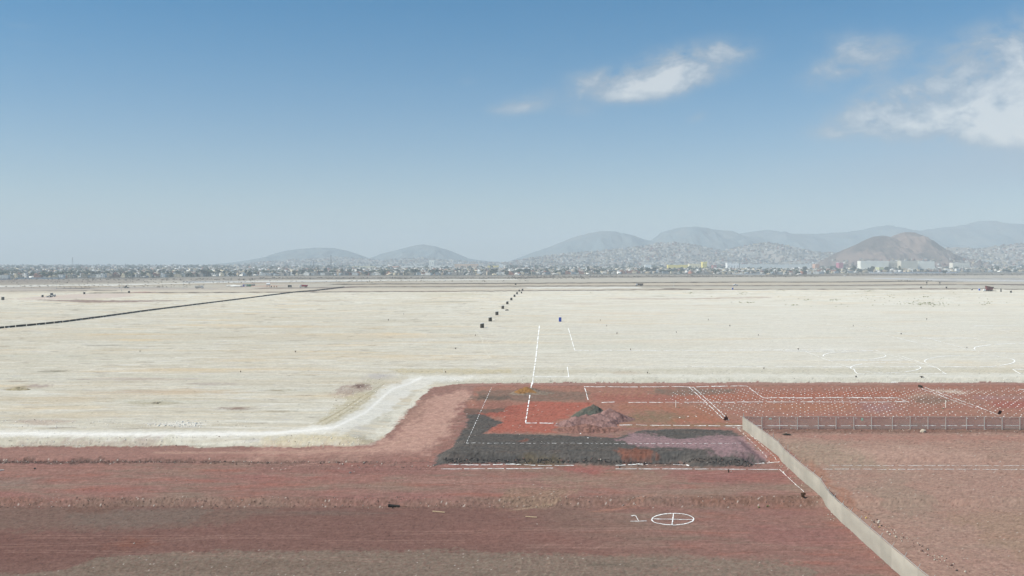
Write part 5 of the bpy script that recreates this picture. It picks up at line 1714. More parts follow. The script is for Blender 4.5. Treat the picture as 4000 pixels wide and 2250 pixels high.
container(952, 1120, 2.6, 2.4, 2.5, (58, 66, 170), 'small blue cabin at the left of the far site compound')
container(968, 1119.5, 6.5, 2.4, 2.6, (54, 140, 104), 'green container between the blue cabin and white tank')
container(960, 1120.5, 2.2, 2.2, 2.3, (236, 236, 232), 'white cabin between the blue and green ones in the compound')
container(1131, 1122.5, 4.0, 2.2, 2.6, (84, 84, 74), 'dark green-grey container left of the red dump truck')
e = empty('water_tank', on_ground(1048, 1122)); tag(e, 'white water tank raised on a dark frame in the far compound', 'tank')
mb = MB(); mb.cyl(0, 3.6, -2.0, 2.0, 1.3, n=16, axis='y'); t_ = mb.build('tank', mat('pickup_white', (244, 244, 244)), e); t_.rotation_euler = (0, 0, math.pi / 2)
mb = MB()
for x in (-1.5, 1.5):
    for y in (-.9, .9): mb.obox((x, y, 0), (x, y, 2.6), .16, .16)
mb.obox((-1.5, -.9, 1.2), (1.5, -.9, 1.2), .14, .14); mb.box(-1.9, 1.9, -1.1, 1.1, 2.3, 2.45); mb.build('frame', mat('tyre', (52, 50, 48)), e)
for k, u in enumerate((1060, 1071, 1081)):
    mb = MB(); mb.cyl(0, 0, 0, 1.7, .65, .55, n=12); mb.cyl(0, 0, 1.7, 2.0, .3, .2, n=10); o = mb.build('drum', mat('tan_wood', (170, 130, 96)) if k else DRUM); o.location = on_ground(u, 1122.6)
    tag(o, ['left', 'middle', 'right'][k] + ' one of three small drums right of the white tank', 'drum', 'three small drums by the tank')
for k, (u, v, w_, h_, lb) in enumerate([(905, 1118, 7.5, 1.6, 'left one of the white sand heaps in the far compound'), (925, 1121, 8.5, 1.7, 'right one of the white sand heaps in the far compound'), (985, 1116, 4, 2.2, 'grey heap at the right end of the far compound')]):
    o = link('sand_heap', rock_mesh('sand_heap', 130 + k, mat('white_sand' if k < 2 else 'grey_sand', (240, 238, 232) if k < 2 else (150, 146, 142), .95, .15, .5), 2)); o.location = on_ground(u, v); o.scale = (w_, 3, h_); tag(o, lb, 'heap')
for k, (u, v, lb) in enumerate([(2014, 1124, 'dark tank on thin legs beyond the farthest drum'), (3620, 1117, 'left of two dark tanks on thin legs at the far right'), (3671, 1117, 'right of two dark tanks on thin legs at the far right')]):
    e = empty('tank_tower', on_ground(u, v)); tag(e, lb, 'tank', 'dark tanks on thin legs')
    mb = MB(); mb.cyl(0, 0, 3.2, 5.0, .85, .6, n=12); mb.cyl(0, 0, 5.0, 5.4, .35, .2, n=8); mb.build('tank', DRUM, e)
    for sx in (-.6, .6):
        for sy in (-.5, .5):
            mb = MB(); mb.obox((sx, sy, 0), (sx * .8, sy * .8, 3.3), .1, .1); mb.build('leg', DRUM, e)
    mb = MB(); mb.box(-.5, .5, -1.3, -.8, 0, .9); mb.build('pump_box', WHT, e)
for k, (u, v, hp, lb) in enumerate([(220, 1128, 28, 'thin pale pole near the left drums, leftmost of the far poles'), (475, 1138, 30, 'thin pale pole by the dark loader'), (716, 1126, 30, 'thin pale pole left of the white dump truck'),
                                    (883, 1121, 24, 'thin pale pole left of the white sand heaps'), (2632, 1119, 14, 'thin white pole above the brown rubble in mid distance'), (958, 1119, 22, 'thin pole inside the far compound')]):
    p = on_ground(u, v); h_ = hp * p.y / F
    mb = MB(); mb.cyl(0, 0, 0, h_, .16, .10, n=6); mb.box(-.6, .6, -.12, .12, h_ - .3, h_); mb.box(-.35, .35, -.3, .3, 0, .8)
    o = mb.build('light_pole', mat('pole_grey', (206, 206, 204))); o.location = p; tag(o, lb, 'pole', 'thin poles on the far track')

# ------------------------------------------------------------------ hills
HILL = soil_mat('hill_soil', 'soil', .5)


def hill(name, pts, dist, depth, c1, c2, label, seed, rough_=.06, nx=260, ny=60, front=.75):
    """pts: skyline traced as (u, v); dist: distance of the crest line"""
    us = np.linspace(pts[0][0], pts[-1][0], nx)
    vsl = np.interp(us, [p[0] for p in pts], [p[1] for p in pts])
    # smooth the traced skyline a little
    k = np.array([1, 2, 3, 2, 1]) / 9.
    vsl = np.convolve(np.pad(vsl, 2, mode='edge'), k, 'valid')
    xs = (us - 2000) / F * dist
    crest = H + (HZ - vsl) / F * dist
    crest = np.maximum(crest, 0)
    ts = np.linspace(-1, 1, ny)
    T, XI = np.meshgrid(ts, np.arange(nx), indexing='ij')
    xx = xs[XI]; cr = crest[XI]
    yy = dist + T * depth
    shape = np.where(T < 0, ss(T, -1, 0) * (1 - front) + front * (1 + T), np.cos(T * math.pi / 2) ** 1.5)
    rid = fbm(xx / (depth * .45), yy / (depth * .9), seed, 5, .55)
    rid2 = 1 - np.abs(fbm(xx / (depth * .3), yy / (depth * .6), seed + 50, 4, .5)) * 2
    zz = cr * shape * (1 + rough_ * rid * 3 * (1 - np.abs(np.where(T > -.12, 1, 0)))) + cr * .14 * (rid2 - .6) * np.sin(np.clip(-T, 0, 1) * math.pi)
    zz = zz + crest[XI] * .02 * fbm(xx / 60, yy / 60, seed + 9, 3) * ss(cr, 10, 60)
    zz = np.where(np.abs(T) > .99, -3, zz)
    zz[:, 0] = -3; zz[:, -1] = -3
    # keep the view line: front slopes must not rise above the traced crest
    lim = H + (cr - H) * yy / dist
    zz = np.minimum(zz, np.where(T < 0, np.maximum(lim, 0) if True else zz, lim))
    gi = np.arange(nx * ny).reshape(ny, nx)
    q = np.stack([gi[:-1, :-1].ravel(), gi[:-1, 1:].ravel(), gi[1:, 1:].ravel(), gi[1:, :-1].ravel()], 1)
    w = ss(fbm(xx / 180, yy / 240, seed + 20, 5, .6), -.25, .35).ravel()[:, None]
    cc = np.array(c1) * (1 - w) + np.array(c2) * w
    cc *= (1 + .18 * fbm(xx / 45, yy / 45, seed + 30, 4, .65)).ravel()[:, None]
    o = link(name, np_mesh(name, np.stack([xx.ravel(), yy.ravel(), zz.ravel()], 1), q, HILL, np.clip(cc, .01, .7), smooth=True))
    tag(o, label, 'hill', kind='structure')
    return dict(x=xx, y=yy, z=zz, T=T, xs=xs, crest=crest, dist=dist, depth=depth)


GREY1, GREY2 = (.13, .165, .175), (.16, .18, .18)  # pale blue-grey puts part of the haze into the slope colour
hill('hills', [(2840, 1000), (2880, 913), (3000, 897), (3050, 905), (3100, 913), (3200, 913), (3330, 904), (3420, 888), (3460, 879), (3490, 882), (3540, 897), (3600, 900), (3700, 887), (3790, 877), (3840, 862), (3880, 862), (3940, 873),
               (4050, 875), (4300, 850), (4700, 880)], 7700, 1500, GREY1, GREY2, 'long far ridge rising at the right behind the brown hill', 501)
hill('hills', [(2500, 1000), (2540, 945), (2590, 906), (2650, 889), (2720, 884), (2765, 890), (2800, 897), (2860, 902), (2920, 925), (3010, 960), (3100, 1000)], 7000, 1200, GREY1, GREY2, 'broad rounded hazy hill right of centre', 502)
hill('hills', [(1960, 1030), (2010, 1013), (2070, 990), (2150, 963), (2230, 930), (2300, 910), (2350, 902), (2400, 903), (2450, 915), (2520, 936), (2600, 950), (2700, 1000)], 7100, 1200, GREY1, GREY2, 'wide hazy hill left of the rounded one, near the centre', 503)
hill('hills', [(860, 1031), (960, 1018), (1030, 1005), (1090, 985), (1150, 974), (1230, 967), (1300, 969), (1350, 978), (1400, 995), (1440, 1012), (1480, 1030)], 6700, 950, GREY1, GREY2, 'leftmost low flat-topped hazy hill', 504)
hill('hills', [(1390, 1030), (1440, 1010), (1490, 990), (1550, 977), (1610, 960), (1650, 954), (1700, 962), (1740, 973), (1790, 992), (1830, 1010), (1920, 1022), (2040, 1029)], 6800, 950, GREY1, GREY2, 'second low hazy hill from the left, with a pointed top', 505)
FOOT = [hill('foothills', [(1950, 1031), (2060, 1012), (2200, 992), (2400, 975), (2520, 962), (2580, 950), (2640, 948), (2720, 958), (2800, 978), (2860, 975), (2940, 955), (3010, 948), (3080, 962), (3180, 985), (3300, 990), (3500, 1000), (3700, 1025)],
             5600, 900, (.20, .19, .17), (.26, .23, .20), 'built-up foothill below the far hills, right of centre', 506, .03),
        hill('foothills', [(3560, 1020), (3650, 985), (3740, 965), (3820, 975), (3900, 962), (4000, 952), (4200, 940), (4600, 980)], 5000, 850, (.20, .18, .15), (.27, .23, .20), 'built-up foothill at the right edge behind the brown hill', 507, .03),
        hill('foothills', [(950, 1031), (1100, 1020), (1300, 1005), (1500, 1018), (1650, 1008), (1850, 1024), (2050, 1030)], 6100, 650, (.20, .19, .17), (.24, .22, .20), 'low built-up rise below the two left hills', 508, .03)]
BR = hill('brown_hill', [(3240, 1020), (3290, 985), (3340, 962), (3385, 940), (3420, 924), (3450, 920), (3475, 925), (3490, 928), (3515, 914), (3545, 907), (3575, 907), (3600, 916), (3640, 940), (3690, 975), (3740, 1002), (3790, 1022)],
          4200, 480, (.10, .08, .07), (.20, .145, .12), 'bare brown rocky hill, nearest and darkest of the hills', 509, .07, nx=300, ny=90)

# ------------------------------------------------------------------ town
def tz(y):
    return 1.6 + .0035 * (min(max(y, 2300), 6000) - 2300)


HC = {'white': (250, 248, 242), 'grey': (168, 162, 154), 'cream': (222, 208, 178), 'terracotta': (176, 120, 100), 'sand': (200, 184, 160), 'blue-grey': (150, 160, 166)}
HM = {k: mat('wall_' + k.replace('-', '_'), c, .9, .12, .3) for k, c in HC.items()}
ROOFM = mat('flat_roof', (186, 180, 172), .95, .15, .3)
DARK = mat('window_dark', (52, 54, 58), .5)


def house_mesh(cn, var, w, dp, h):
    mb = MB()
    mb.box(-w / 2, w / 2, 0, dp, 0, h, 0)
    mb.box(-w / 2 - .12, w / 2 + .12, -.12, .0 - .005, h - .35, h + .35, 0)
    mb.box(-w / 2 + .1, w / 2 - .1, .15, dp - .1, h + .003, h + .08, 1)
    fl = 2 if h > 4.5 else 1
    for f_ in range(fl):
        z = .9 + f_ * 2.7
        for i in range(max(2, int(w / 3))):
            x = -w / 2 + (i + .5) * w / max(2, int(w / 3))
            mb.box(x - .55, x + .55, -.06, -.004, z, z + 1.25, 2)
    if var % 2 == 0: mb.box(-w / 2, -w * .05, 1.5, dp * .8, h + .003, h + 2.6, 0)
    mb.cyl(w * .28, dp * .4, h + .08, h + 1.4, .55, n=8, mi=3)
    if var % 3 == 0: mb.box(w / 2 + .002, w / 2 + 2.5, 0, dp * .7, 0, h * .5, 0)
    return mb.mesh('house', HM[cn], ROOFM, DARK, DRUM)


def edge_v(u):   # row where the town begins, traced
    return np.interp(u, [-600, 0, 60, 600, 1000, 1500, 2000, 2500, 2900, 3100, 3400, 3800, 4600], [1092, 1091, 1089, 1087, 1080, 1078, 1077, 1072, 1074, 1076, 1068, 1067, 1064])


hr = random.Random(31)
cells = []
cnames = list(HC)
hw = (26, 18, 12, 8, 16, 8)
blk = 0
Y0 = 1700.0
while Y0 < 6400:
    step_x = 13.0 if Y0 < 3600 else (16 if Y0 < 5200 else 24)
    lim = .58 * Y0
    x = -lim
    while x < lim:
        u = 2000 + F * x / Y0
        vb = HZ + F * H / Y0
        if vb < edge_v(u) and hr.random() < (.82 if Y0 < 4000 else .7):
            cells.append((x + hr.uniform(-2.5, 2.5), Y0 + hr.uniform(-6, 6)))
        x += step_x * hr.uniform(.8, 1.3)
    Y0 *= 1.0105 if Y0 < 4000 else 1.016
hm_cache = {}
houses = []
for (x, y) in cells:
    cn = hr.choices(cnames, hw)[0]
    houses.append((x, y, cn, hr.uniform(7, 15), hr.uniform(8, 13), hr.choice((3.1, 3.2, 5.8, 5.9, 6.0, 8.4 if y > 2600 else 6.1))))
houses.sort(key=lambda t: -(t[3] * t[5]) / (t[1] * t[1]) * (3.0 if HZ + F * H / t[1] > edge_v(2000 + F * t[0] / t[1]) - 2.2 else 1.0))
inview = [h for h in houses if abs(h[0] / h[1]) < .555]
first = set(id(h) for h in inview[:290])
sect = ['far left', 'left', 'centre left', 'centre', 'centre right', 'right', 'far right']
for h in inview[:290]:
    x, y, cn, w, dp, ht = h
    w_ = [8, 10.5, 13.5][int((w - 7) / 2.7)] if w < 15 else 13.5
    key = (cn, w_, round(ht))
    if key not in hm_cache:
        hm_cache[key] = house_mesh(cn, len(hm_cache), w_, 10, ht)
    o = link('town_house', hm_cache[key])
    o.location = (x, y, tz(y))
    o.rotation_euler = (0, 0, hr.uniform(-.35, .35))
    s_ = sect[int(np.clip((x / y + .555) / 1.11 * 7, 0, 6))]
    st_ = 'single-storey' if ht < 4 else 'two-storey'
    tag(o, '%s %s flat-roofed house at the near edge of the town, %s of the view' % (cn, st_, s_), 'house', '%s %s houses at the near edge of the town, %s' % (cn, st_, s_))

# the rest of the town: a mass of flat-roofed blocks
tv = np.array([(-.5, 0, 0), (.5, 0, 0), (.5, 1, 0), (-.5, 1, 0), (-.5, 0, 1), (.5, 0, 1), (.5, 1, 1), (-.5, 1, 1)], float)
tf = np.array([(4, 5, 6, 7), (0, 1, 5, 4), (1, 2, 6, 5), (2, 3, 7, 6), (3, 0, 4, 7)])
TOWNM = soil_mat('town_walls', 'soil', 0.0)


def town_mass(name, lst, label):
    vs = []; fs = []; cs = []; n = 0
    for (x, y, z, w, dp, ht, cn, a) in lst:
        c_, s_ = math.cos(a), math.sin(a)
        R = np.array([[c_, -s_, 0], [s_, c_, 0], [0, 0, 1]])
        c = np.array(alb(HC[cn], .85 if z < 1 else .42)) * hr.uniform(.28, 1.08)
        z = z + (tz(y) if z < 1 else 0)
        vs.append((tv * [w, dp, ht]) @ R.T + [x, y, z]); fs.append(tf + n); cs.append(np.tile(c, (8, 1))); n += 8
        if hr.random() < .4:   # roof room
            vs.append((tv * [w * .4, dp * .4, 2.4]) @ R.T + [x + hr.uniform(-.25, .25) * w, y + .2, z + ht]); fs.append(tf + n); cs.append(np.tile(c * .8, (8, 1))); n += 8
        if hr.random() < .55:   # dark opening or shaded gate on the street front
            q = (tv * [w * hr.uniform(.2, .5), .3, ht * hr.uniform(.25, .5)]) + [hr.uniform(-.2, .2) * w, -.35, ht * .15]
            vs.append(q @ R.T + [x, y, z]); fs.append(tf + n); cs.append(np.tile(np.array((.04, .045, .05)), (8, 1))); n += 8
    o = link(name, np_mesh(name, np.concatenate(vs), np.concatenate(fs), TOWNM, np.concatenate(cs)))
    return tag(o, label, 'houses', kind='stuff')


town_mass('town_houses', [(h[0], h[1], -.2, h[3] * (1.2 if h[1] > 4500 else 1), h[4] * (1.6 if h[1] > 4500 else 1), h[5] * (1.0 if h[1] < 5200 else 1.2), h[2], hr.uniform(-.5, .5)) for h in houses if id(h) not in first],
          'dense mass of small flat-roofed houses filling the town behind its first rows')
lst = []
for fo, n in ((FOOT[0], 5200), (FOOT[1], 2600), (FOOT[2], 1400), (BR, 420)):
    c = 0; t = 0
    ny, nx = fo['z'].shape
    while c < n and t < n * 8:
        t += 1
        j = hr.randrange(2, nx - 2); i = hr.randrange(2, int(ny * .55))
        z = fo['z'][i, j]
        if z < 1: continue
        if fo is BR and (z > 48 or hr.random() < .4): continue
        if fo is not BR and hr.random() < max(0, z / (fo['crest'][j] + 1)) ** 3 * .7: continue
        x = fo['x'][i, j] + hr.uniform(-8, 8); y = fo['y'][i, j] + hr.uniform(-12, 12)
        s_ = fo['dist'] / 6500
        lst.append((x, y, z - 4, hr.uniform(8, 17) * s_, hr.uniform(9, 14), hr.uniform(6.5, 10) * s_ + 3, hr.choices(cnames, (30, 10, 12, 13, 14, 6))[0], hr.uniform(-.6, .6)))
        c += 1
town_mass('hillside_houses', lst, 'speckle of tiny pale houses covering the lower hillsides')


# larger buildings that stand out
def block(name, u0, u1, vt, dist, c, label, kind_='flat', vb=None, dp=30, cat='building', parts=True):
    x0 = (u0 - 2000) / F * dist; x1 = (u1 - 2000) / F * dist
    h = H + (HZ - vt) / F * dist
    e = empty(name, ((x0 + x1) / 2, dist, 0)); tag(e, label, cat)
    w = x1 - x0
    m_ = mat('bl_%d_%d_%d' % c, tuple(x * .95 for x in s2l(c)), .8, .06, .05, srgb=False)
    mb = MB(); mb.box(-w / 2, w / 2, 0, dp, -.5, h); mb.build('wall', m_, e)
    mb = MB()
    if kind_ == 'pitched':
        mb.add([(-w / 2 - .5, -.5, h), (w / 2 + .5, -.5, h), (w / 2 + .5, dp + .5, h), (-w / 2 - .5, dp + .5, h), (-w / 2 - .5, dp / 2, h + 3), (w / 2 + .5, dp / 2, h + 3)], [(0, 1, 5, 4), (2, 3, 4, 5), (0, 4, 3), (1, 2, 5)])
    else:
        mb.box(-w / 2 + .3, w / 2 - .3, .3, dp - .3, h + .003, h + .25)
        mb.box(-w * .2, -w * .1, dp * .3, dp * .6, h + .25, h + 1.8)
    mb.build('roof', mat('shed_roof', (206, 206, 204), .7, .1, .1), e)
    if parts and name in ('parking_deck', 'tower_block', 'apartment_block', 'store_building', 'white_house', 'yellow_house', 'cream_house'):
        n = max(2, min(10, int(w / 9)))
        for i in range(n):
            x = -w / 2 + (i + .5) * w / n
            mb = MB()
            for f_ in range(max(1, int(h / 9))):
                z = h * .25 + f_ * 6
                mb.box(x - w / n * (.42 if name == 'parking_deck' else .2), x + w / n * (.42 if name == 'parking_deck' else .2), -.25, -.003, z, min(z + 1.6, h - 1))
            mb.build('window_band', DARK, e)
    return e


B = [
    ('warehouse', 1375, 1461, 1039.5, 4000, (226, 216, 176), 'long cream warehouse in the town, first of the row left of centre'),
    ('warehouse', 1470, 1515, 1040, 3900, (238, 236, 228), 'short white warehouse between the cream and salmon ones'),
    ('warehouse', 1517, 1557, 1039.5, 3900, (222, 170, 146), 'short salmon-pink warehouse left of centre'),
    ('warehouse', 1569, 1663, 1038.5, 4000, (238, 236, 228), 'long white warehouse right of the salmon one'),
    ('warehouse', 1671, 1766, 1037.5, 4000, (240, 238, 230), 'long white warehouse below the white tower block'),
    ('tower_block', 1676, 1696, 1016.0, 4900, (244, 240, 226), 'white tower block rising in front of the second hill'),
    ('store_building', 1776, 1868, 1031.5, 3900, (228, 190, 158), 'large peach store building right of the white warehouses'),
    ('store_building', 1904, 1948, 1037.5, 3900, (232, 212, 110), 'low yellow building right of the peach store'),
    ('tower_block', 1950, 1965, 1032.0, 3800, (244, 244, 240), 'narrow white block at the right end of the yellow building'),
    ('white_house', 1880, 1905, 1064.0, 2560, (240, 238, 234), 'white house on the near edge of the town below the peach store'),
    ('white_house', 1325, 1362, 1075.0, 2380, (222, 222, 220), 'low whitish shed on the near edge left of centre'),
    ('yellow_house', 1000, 1014, 1069.0, 2600, (232, 216, 84), 'small bright yellow house at the near edge, centre left'),
    ('yellow_house', 536, 570, 1075.0, 2000, (226, 214, 130), 'wide pale yellow house at the near edge on the left'),
    ('white_house', 753, 779, 1042.0, 4200, (244, 240, 230), 'white apartment block rising above the left of the town'),
    ('white_house', 307, 331, 1078.5, 1880, (246, 246, 244), 'bright white low building at the end of the long wall on the left'),
    ('green_shed', 265, 306, 1083.5, 1870, (120, 178, 160), 'low teal green shed beside the bright white building'),
    ('cream_house', 128, 162, 1075.0, 1950, (220, 214, 196), 'cream house above the long white wall on the left'),
    ('cream_house', 235, 255, 1075.0, 1960, (206, 186, 160), 'tan house right of the cream one on the left'),
    ('white_house', 2521, 2545, 1034.0, 3900, (232, 234, 232), 'small white block left of the long yellow store'),
    ('store_building', 2610, 2692, 1034.5, 3600, (236, 216, 110), 'long yellow store right of centre'),
    ('store_building', 2693, 2744, 1030.0, 3560, (236, 222, 186), 'cream part of the store right of the long yellow front'),
    ('store_building', 2745, 2762, 1022.5, 3500, (238, 220, 120), 'tall yellow end tower of the cream store'),
    ('red_shop', 2785, 2800, 1035.0, 3500, (170, 120, 116), 'small dull red shop right of the yellow tower'),
    ('white_house', 2841, 2887, 1028.5, 3500, (246, 246, 244), 'wide white building above the town right of the red shop'),
    ('warehouse', 2890, 3170, 1032.5, 3500, (222, 224, 220), 'very long low pale warehouse on the right of the town'),
    ('orange_shop', 3184, 3201, 1031.0, 3300, (200, 160, 138), 'small orange shop right of the long pale warehouse'),
    ('red_shop', 3277, 3294, 1026.0, 3400, (180, 104, 122), 'small crimson sign-like building left of the big white hall'),
    ('shopping_hall', 3362, 3471, 1019.0, 3100, (240, 238, 226), 'big white hall, left part of the large complex below the brown hill'),
    ('parking_deck', 3472, 3519, 1020.0, 3120, (190, 186, 176), 'open parking deck in the middle of the large complex'),
    ('shopping_hall', 3520, 3585, 1018.5, 3090, (206, 200, 184), 'plain beige block of the large complex below the brown hill'),
    ('shopping_hall', 3586, 3651, 1020.5, 3110, (244, 242, 230), 'white block at the right end of the large complex'),
    ('cream_house', 3722, 3788, 1026.5, 3600, (228, 220, 204), 'wide cream building right of the large complex'),
    ('apartment_block', 3832, 3871, 1017.0, 4200, (232, 232, 226), 'white apartment block near the right edge'),
    ('apartment_block', 3886, 3926, 1005.5, 4700, (226, 218, 200), 'left one of three far cream blocks at the right edge'),
    ('apartment_block', 3934, 3958, 1003.5, 4700, (230, 222, 204), 'middle one of three far cream blocks at the right edge'),
    ('apartment_block', 3974, 4020, 1002.5, 4700, (226, 216, 200), 'right one of three far cream blocks at the right edge'),
    ('green_roof_shed', 3434, 3452, 1044.0, 2950, (196, 198, 150), 'small yellow-green house in front of the white hall'),
]
for b in B:
    block(b[0], b[1], b[2], b[3], b[4], b[5], b[6])


def long_wall(u0, v0, u1, v1, hh, c, label):
    a = on_ground(u0, v0); b_ = on_ground(u1, v1)
    e = empty('boundary_wall', a); tag(e, label, 'wall')
    mb = MB(); mb.obox(Vector((0, 0, hh / 2)), (b_ - a) + Vector((0, 0, hh / 2)), .4, hh); mb.build('wall', mat('bw_%d' % c[0], c, .8, .1, .02), e)
    mb = MB(); mb.obox(Vector((0, 0, hh + .1)), (b_ - a) + Vector((0, 0, hh + .1)), .6, .2); mb.build('coping', mat('bw_cop', (214, 212, 206)), e)


long_wall(60, 1090.5, 252, 1089.5, 2.6, (238, 236, 232), 'long white boundary wall in front of the town on the left')
long_wall(-300, 1095, 44, 1093, 2.2, (198, 198, 200), 'pale grey wall at the left edge in front of the town')
long_wall(3394, 1068, 3485, 1068, 3.2, (236, 238, 240), 'left stretch of the white wall below the large complex')
long_wall(3492, 1067.5, 3740, 1067, 3.0, (228, 232, 236), 'right longer stretch of the white wall below the large complex')
long_wall(2862, 1073.5, 2990, 1073.5, 2.8, (222, 220, 216), 'long pale wall right of centre at the edge of the town')
long_wall(3040, 1070, 3130, 1070, 2.6, (176, 190, 160), 'greenish wall at the near edge of the town, left of the large complex')

# lattice masts
def mast(u, vt, dist, label, wpx=8):
    h = H + (HZ - vt) / F * dist
    e = empty('lattice_mast', ((u - 2000) / F * dist, dist, 0)); tag(e, label, 'mast')
    bw = wpx / 2 * dist / F * .6
    m_ = mat('mast_steel', (120, 124, 130), .6)
    for sx in (-1, 1):
        for sy in (-1, 1):
            mb = MB(); mb.obox((sx * bw, sy * bw, 0), (sx * bw * .15, sy * bw * .15, h), .45, .45); mb.build('leg', m_, e)
    mb = MB(); n = 9
    for i in range(n):
        t0_, t1_ = i / n, (i + 1) / n
        w0 = bw * (1 - .85 * t0_); w1 = bw * (1 - .85 * t1_)
        mb.obox((-w0, -w0, h * t0_), (w1, -w1, h * t1_), .3, .3); mb.obox((w0, -w0, h * t0_), (-w1, -w1, h * t1_), .3, .3)
    mb.build('bracing', m_, e)
    mb = MB()
    for t in (.72, .84, .95): mb.obox((-bw * 1.3, 0, h * t), (bw * 1.3, 0, h * t), .5, .5)
    mb.build('crossarm', m_, e)


mast(1293, 996, 2700, 'tall lattice mast in front of the leftmost hill', 14)
mast(1225, 1018, 3000, 'shorter lattice mast left of the tall one', 10)
mast(490, 1030, 3400, 'small mast rising above the left of the town', 8)
mast(306, 1030, 3600, 'small mast above the far left of the town', 8)
mast(2546, 1034, 2560, 'slim mast among the dark trees right of centre', 6)
mast(283, 1005, 4200, 'faint tall mast far behind the left of the town', 10)

# ------------------------------------------------------------------ trees
TM = []
for k in range(5):
    TM.append((leaf_mesh('crown', 800, .5, .5, .42, .13, LEAF[k % 3], 60 + k, 6 + k % 3, .10), None))
tb = MB(); tb.cyl(0, 0, 0, .5, .035, .02, n=6); tb.obox((0, 0, .3), (.2, 0, .6), .02, .02); tb.obox((0, 0, .35), (-.18, .1, .62), .02, .02); tb.obox((0, 0, .4), (0, -.15, .7), .018, .018)
TRUNK = tb.mesh('trunk', BARK)
cone_me = bpy.data.meshes.new('crown')


def cone_tree():
    r = random.Random(77); vs = []; fs = []
    for i in range(360):
        t = r.random(); rr = .42 * (1 - t) * r.random() ** .4 + .02; a = r.uniform(0, 6.28)
        p = Vector((rr * math.cos(a), rr * math.sin(a), .08 + t * .9)); s_ = .09
        q = Vector((r.gauss(0, 1), r.gauss(0, 1), r.gauss(0, 1))).normalized() * s_; b_ = q.cross(Vector((r.gauss(0, 1), r.gauss(0, 1), r.gauss(0, 1)))).normalized() * s_
        k = len(vs); vs += [tuple(p - q * .5 - b_ * .5), tuple(p + q * .5 - b_ * .5), tuple(p + q * .5 + b_ * .5), tuple(p - q * .5 + b_ * .5)]; fs.append((k, k + 1, k + 2, k + 3))
    cone_me.from_pydata(vs, [], fs); cone_me.materials.append(LEAF[0]); cone_me.update()


cone_tree()
# (u, foot row, height px, width px) of trees one can tell apart at the town's edge
TL = [(8, 1079, 16, 14), (60, 1068, 10, 16), (110, 1072, 12, 14), (335, 1081, 18, 15), (400, 1083, 20, 26), (450, 1082, 12, 10), (490, 1084, 20, 32), (590, 1070, 18, 18), (615, 1062, 12, 26), (632, 1083, 17, 12), (690, 1072, 12, 14), (760, 1075, 10, 14),
      (800, 1080, 24, 40), (845, 1070, 18, 16), (900, 1081, 17, 16), (935, 1066, 12, 20), (975, 1081, 22, 24), (1148, 1078, 22, 14), (1168, 1060, 10, 14), (1190, 1070, 18, 12), (1212, 1078, 12, 8), (1241, 1062, 18, 10), (1250, 1075, 20, 16), (1272, 1074, 26, 15), (1308, 1062, 14, 12),
      (1335, 1072, 22, 18), (1365, 1072, 22, 20), (1405, 1070, 22, 22), (1430, 1077, 16, 18), (1463, 1070, 16, 8), (1500, 1076, 18, 24), (1515, 1073, 14, 12), (1552, 1068, 18, 10), (1580, 1077, 14, 10), (1620, 1073, 24, 30), (1638, 1066, 14, 12), (1690, 1070, 20, 24),
      (1722, 1068, 12, 10), (1750, 1060, 12, 14), (1795, 1072, 10, 20), (1838, 1072, 14, 14), (1866, 1052, 14, 8), (1930, 1073, 24, 28), (1978, 1074, 16, 18), (1998, 1052, 16, 12), (2006, 1070, 12, 12), (2035, 1068, 20, 20), (2060, 1071, 22, 26), (2096, 1052, 18, 18), (2140, 1058, 12, 20),
      (2185, 1069, 14, 22), (2200, 1060, 12, 14), (2255, 1056, 10, 16), (2300, 1069, 28, 14), (2337, 1070, 18, 16), (2355, 1066, 14, 10), (2375, 1050, 10, 14), (2410, 1068, 12, 16), (2408, 1046, 20, 10), (2462, 1050, 12, 22), (2505, 1067, 22, 18), (2530, 1067, 24, 24), (2555, 1067, 22, 22),
      (2590, 1067, 12, 30), (2620, 1067, 11, 26), (2665, 1066, 16, 18), (2705, 1056, 12, 16), (2775, 1048, 12, 12), (2890, 1062, 12, 16), (2925, 1056, 14, 14), (3026, 1060, 14, 12), (3060, 1064, 10, 12), (3110, 1058, 14, 16), (3145, 1062, 20, 20), (3180, 1056, 18, 14), (3222, 1064, 14, 12),
      (3250, 1050, 14, 20), (3272, 1067, 14, 14), (3305, 1046, 18, 20), (3335, 1065, 30, 16), (3340, 1042, 18, 12), (3355, 1050, 20, 7), (3396, 1065, 20, 14), (3410, 1065, 24, 18), (3465, 1063, 22, 24), (3515, 1063, 24, 16), (3590, 1060, 24, 14), (3635, 1056, 14, 16), (3692, 1070, 14, 22), (3735, 1060, 20, 16),
      (3765, 1060, 12, 14), (3800, 1046, 18, 30), (3815, 1050, 14, 14), (3875, 1062, 24, 14), (3895, 1062, 24, 12), (3940, 1064, 12, 24), (3965, 1064, 12, 16), (3990, 1060, 14, 16), (4020, 1064, 16, 18)]
near_lbl = ['dark round-headed tree', 'broad dark green tree', 'tall narrow dark tree', 'small dark tree', 'low spreading dark tree']
cntl = {}
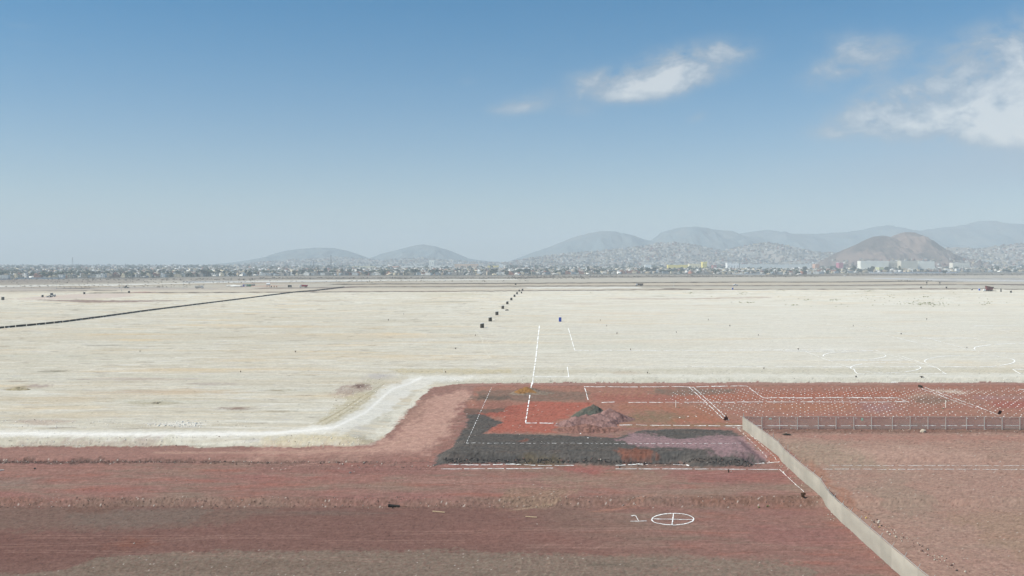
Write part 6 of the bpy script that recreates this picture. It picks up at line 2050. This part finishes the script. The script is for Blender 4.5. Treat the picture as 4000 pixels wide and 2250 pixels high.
for k, (u, vb, hp, wpx) in enumerate(TL):
    vb = max(vb, 1046)
    gx0, dist, gz0 = G(u, vb)
    ht = hp * dist / F; wd = wpx * dist / F
    e = empty('town_tree', (gx0, dist, gz0 - .1), k * 1.3)
    narrow = wpx / hp < .62
    cm_ = cone_me if (k in (86,) or (narrow and k % 3 == 0)) else TM[k % 5][0]
    o = link('crown', cm_, e); o.scale = (wd * 1.05, wd * 1.0, ht * 1.02)
    o = link('trunk', TRUNK, e); o.scale = (max(wd, ht * .5), max(wd, ht * .5), ht)
    s_ = sect[int(np.clip(u / 4000 * 7, 0, 6))]
    lb = near_lbl[2] if narrow else (near_lbl[4] if wpx / hp > 1.5 else (near_lbl[3] if hp < 13 else (near_lbl[1] if wpx > 22 else near_lbl[0])))
    depth_ = 'at the near edge of the town' if vb > edge_v(u) - 9 else ('halfway into the town' if vb > 1052 else 'deep in the town')
    full = '%s %s, %s of the view' % (lb, depth_, s_)
    tag(e, full, 'tree', full.replace('dark', 'dark', 1) + ' (group)' if False else 'trees: ' + full)
tp = [arr(leaf_mesh('t%d' % k, 46, .5, .5, .4, .32, LEAF[0], 90 + k, 5, .08)) for k in range(5)]
for kk, (lo, hi, n, nm) in enumerate(((1750, 3400, 1400, 'town_trees'), (3400, 6400, 1500, 'distant_trees'))):
    items = []
    c = 0
    while c < n:
        y = lo * (hi / lo) ** hr.random(); x = hr.uniform(-.58, .58) * y
        if HZ + F * H / y > edge_v(2000 + F * x / y): continue
        c += 1
        s_ = hr.uniform(6, 10.5) * (1 if y < 3400 else 1.35)
        items.append((x, y, tz(y) - .2, s_ * hr.uniform(.9, 1.7), s_, s_ * hr.uniform(.9, 1.35), c % 5))
    merged(nm, items, tp, LEAF[kk], ['smaller trees scattered between the houses of the town', 'countless far trees among the roofs towards the hills'][kk], 'trees')

# ------------------------------------------------------------------ haze
m = bpy.data.materials.new('haze'); m.use_nodes = True
nt = m.node_tree
for n in list(nt.nodes): nt.nodes.remove(n)
out = nt.nodes.new('ShaderNodeOutputMaterial'); pv = nt.nodes.new('ShaderNodeVolumePrincipled')
pv.inputs['Color'].default_value = HAZE_COLOR
pv.inputs['Density'].default_value = HAZE_DENSITY
pv.inputs['Anisotropy'].default_value = 0.0
nt.links.new(pv.outputs[0], out.inputs['Volume'])
top = 430.0
mb = MB(); mb.box(-9500, 9500, -600, 13000, -2.3, top)
o = mb.build('haze', m)
tag(o, 'pale blue-grey dust haze over the plain and the town', 'haze', kind='stuff')
# plain that carries the town and hills beyond the detailed sheet
mb = MB(); mb.add([(-9400, 500, -1.2), (9400, 500, -1.2), (9400, 12900, -1.2), (-9400, 12900, -1.2)], [(0, 1, 2, 3)])
o = mb.build('plain', mat('plain_soil', (150, 148, 138), .95, .15, .002)); tag(o, 'flat plain beneath the distant town', kind='structure')
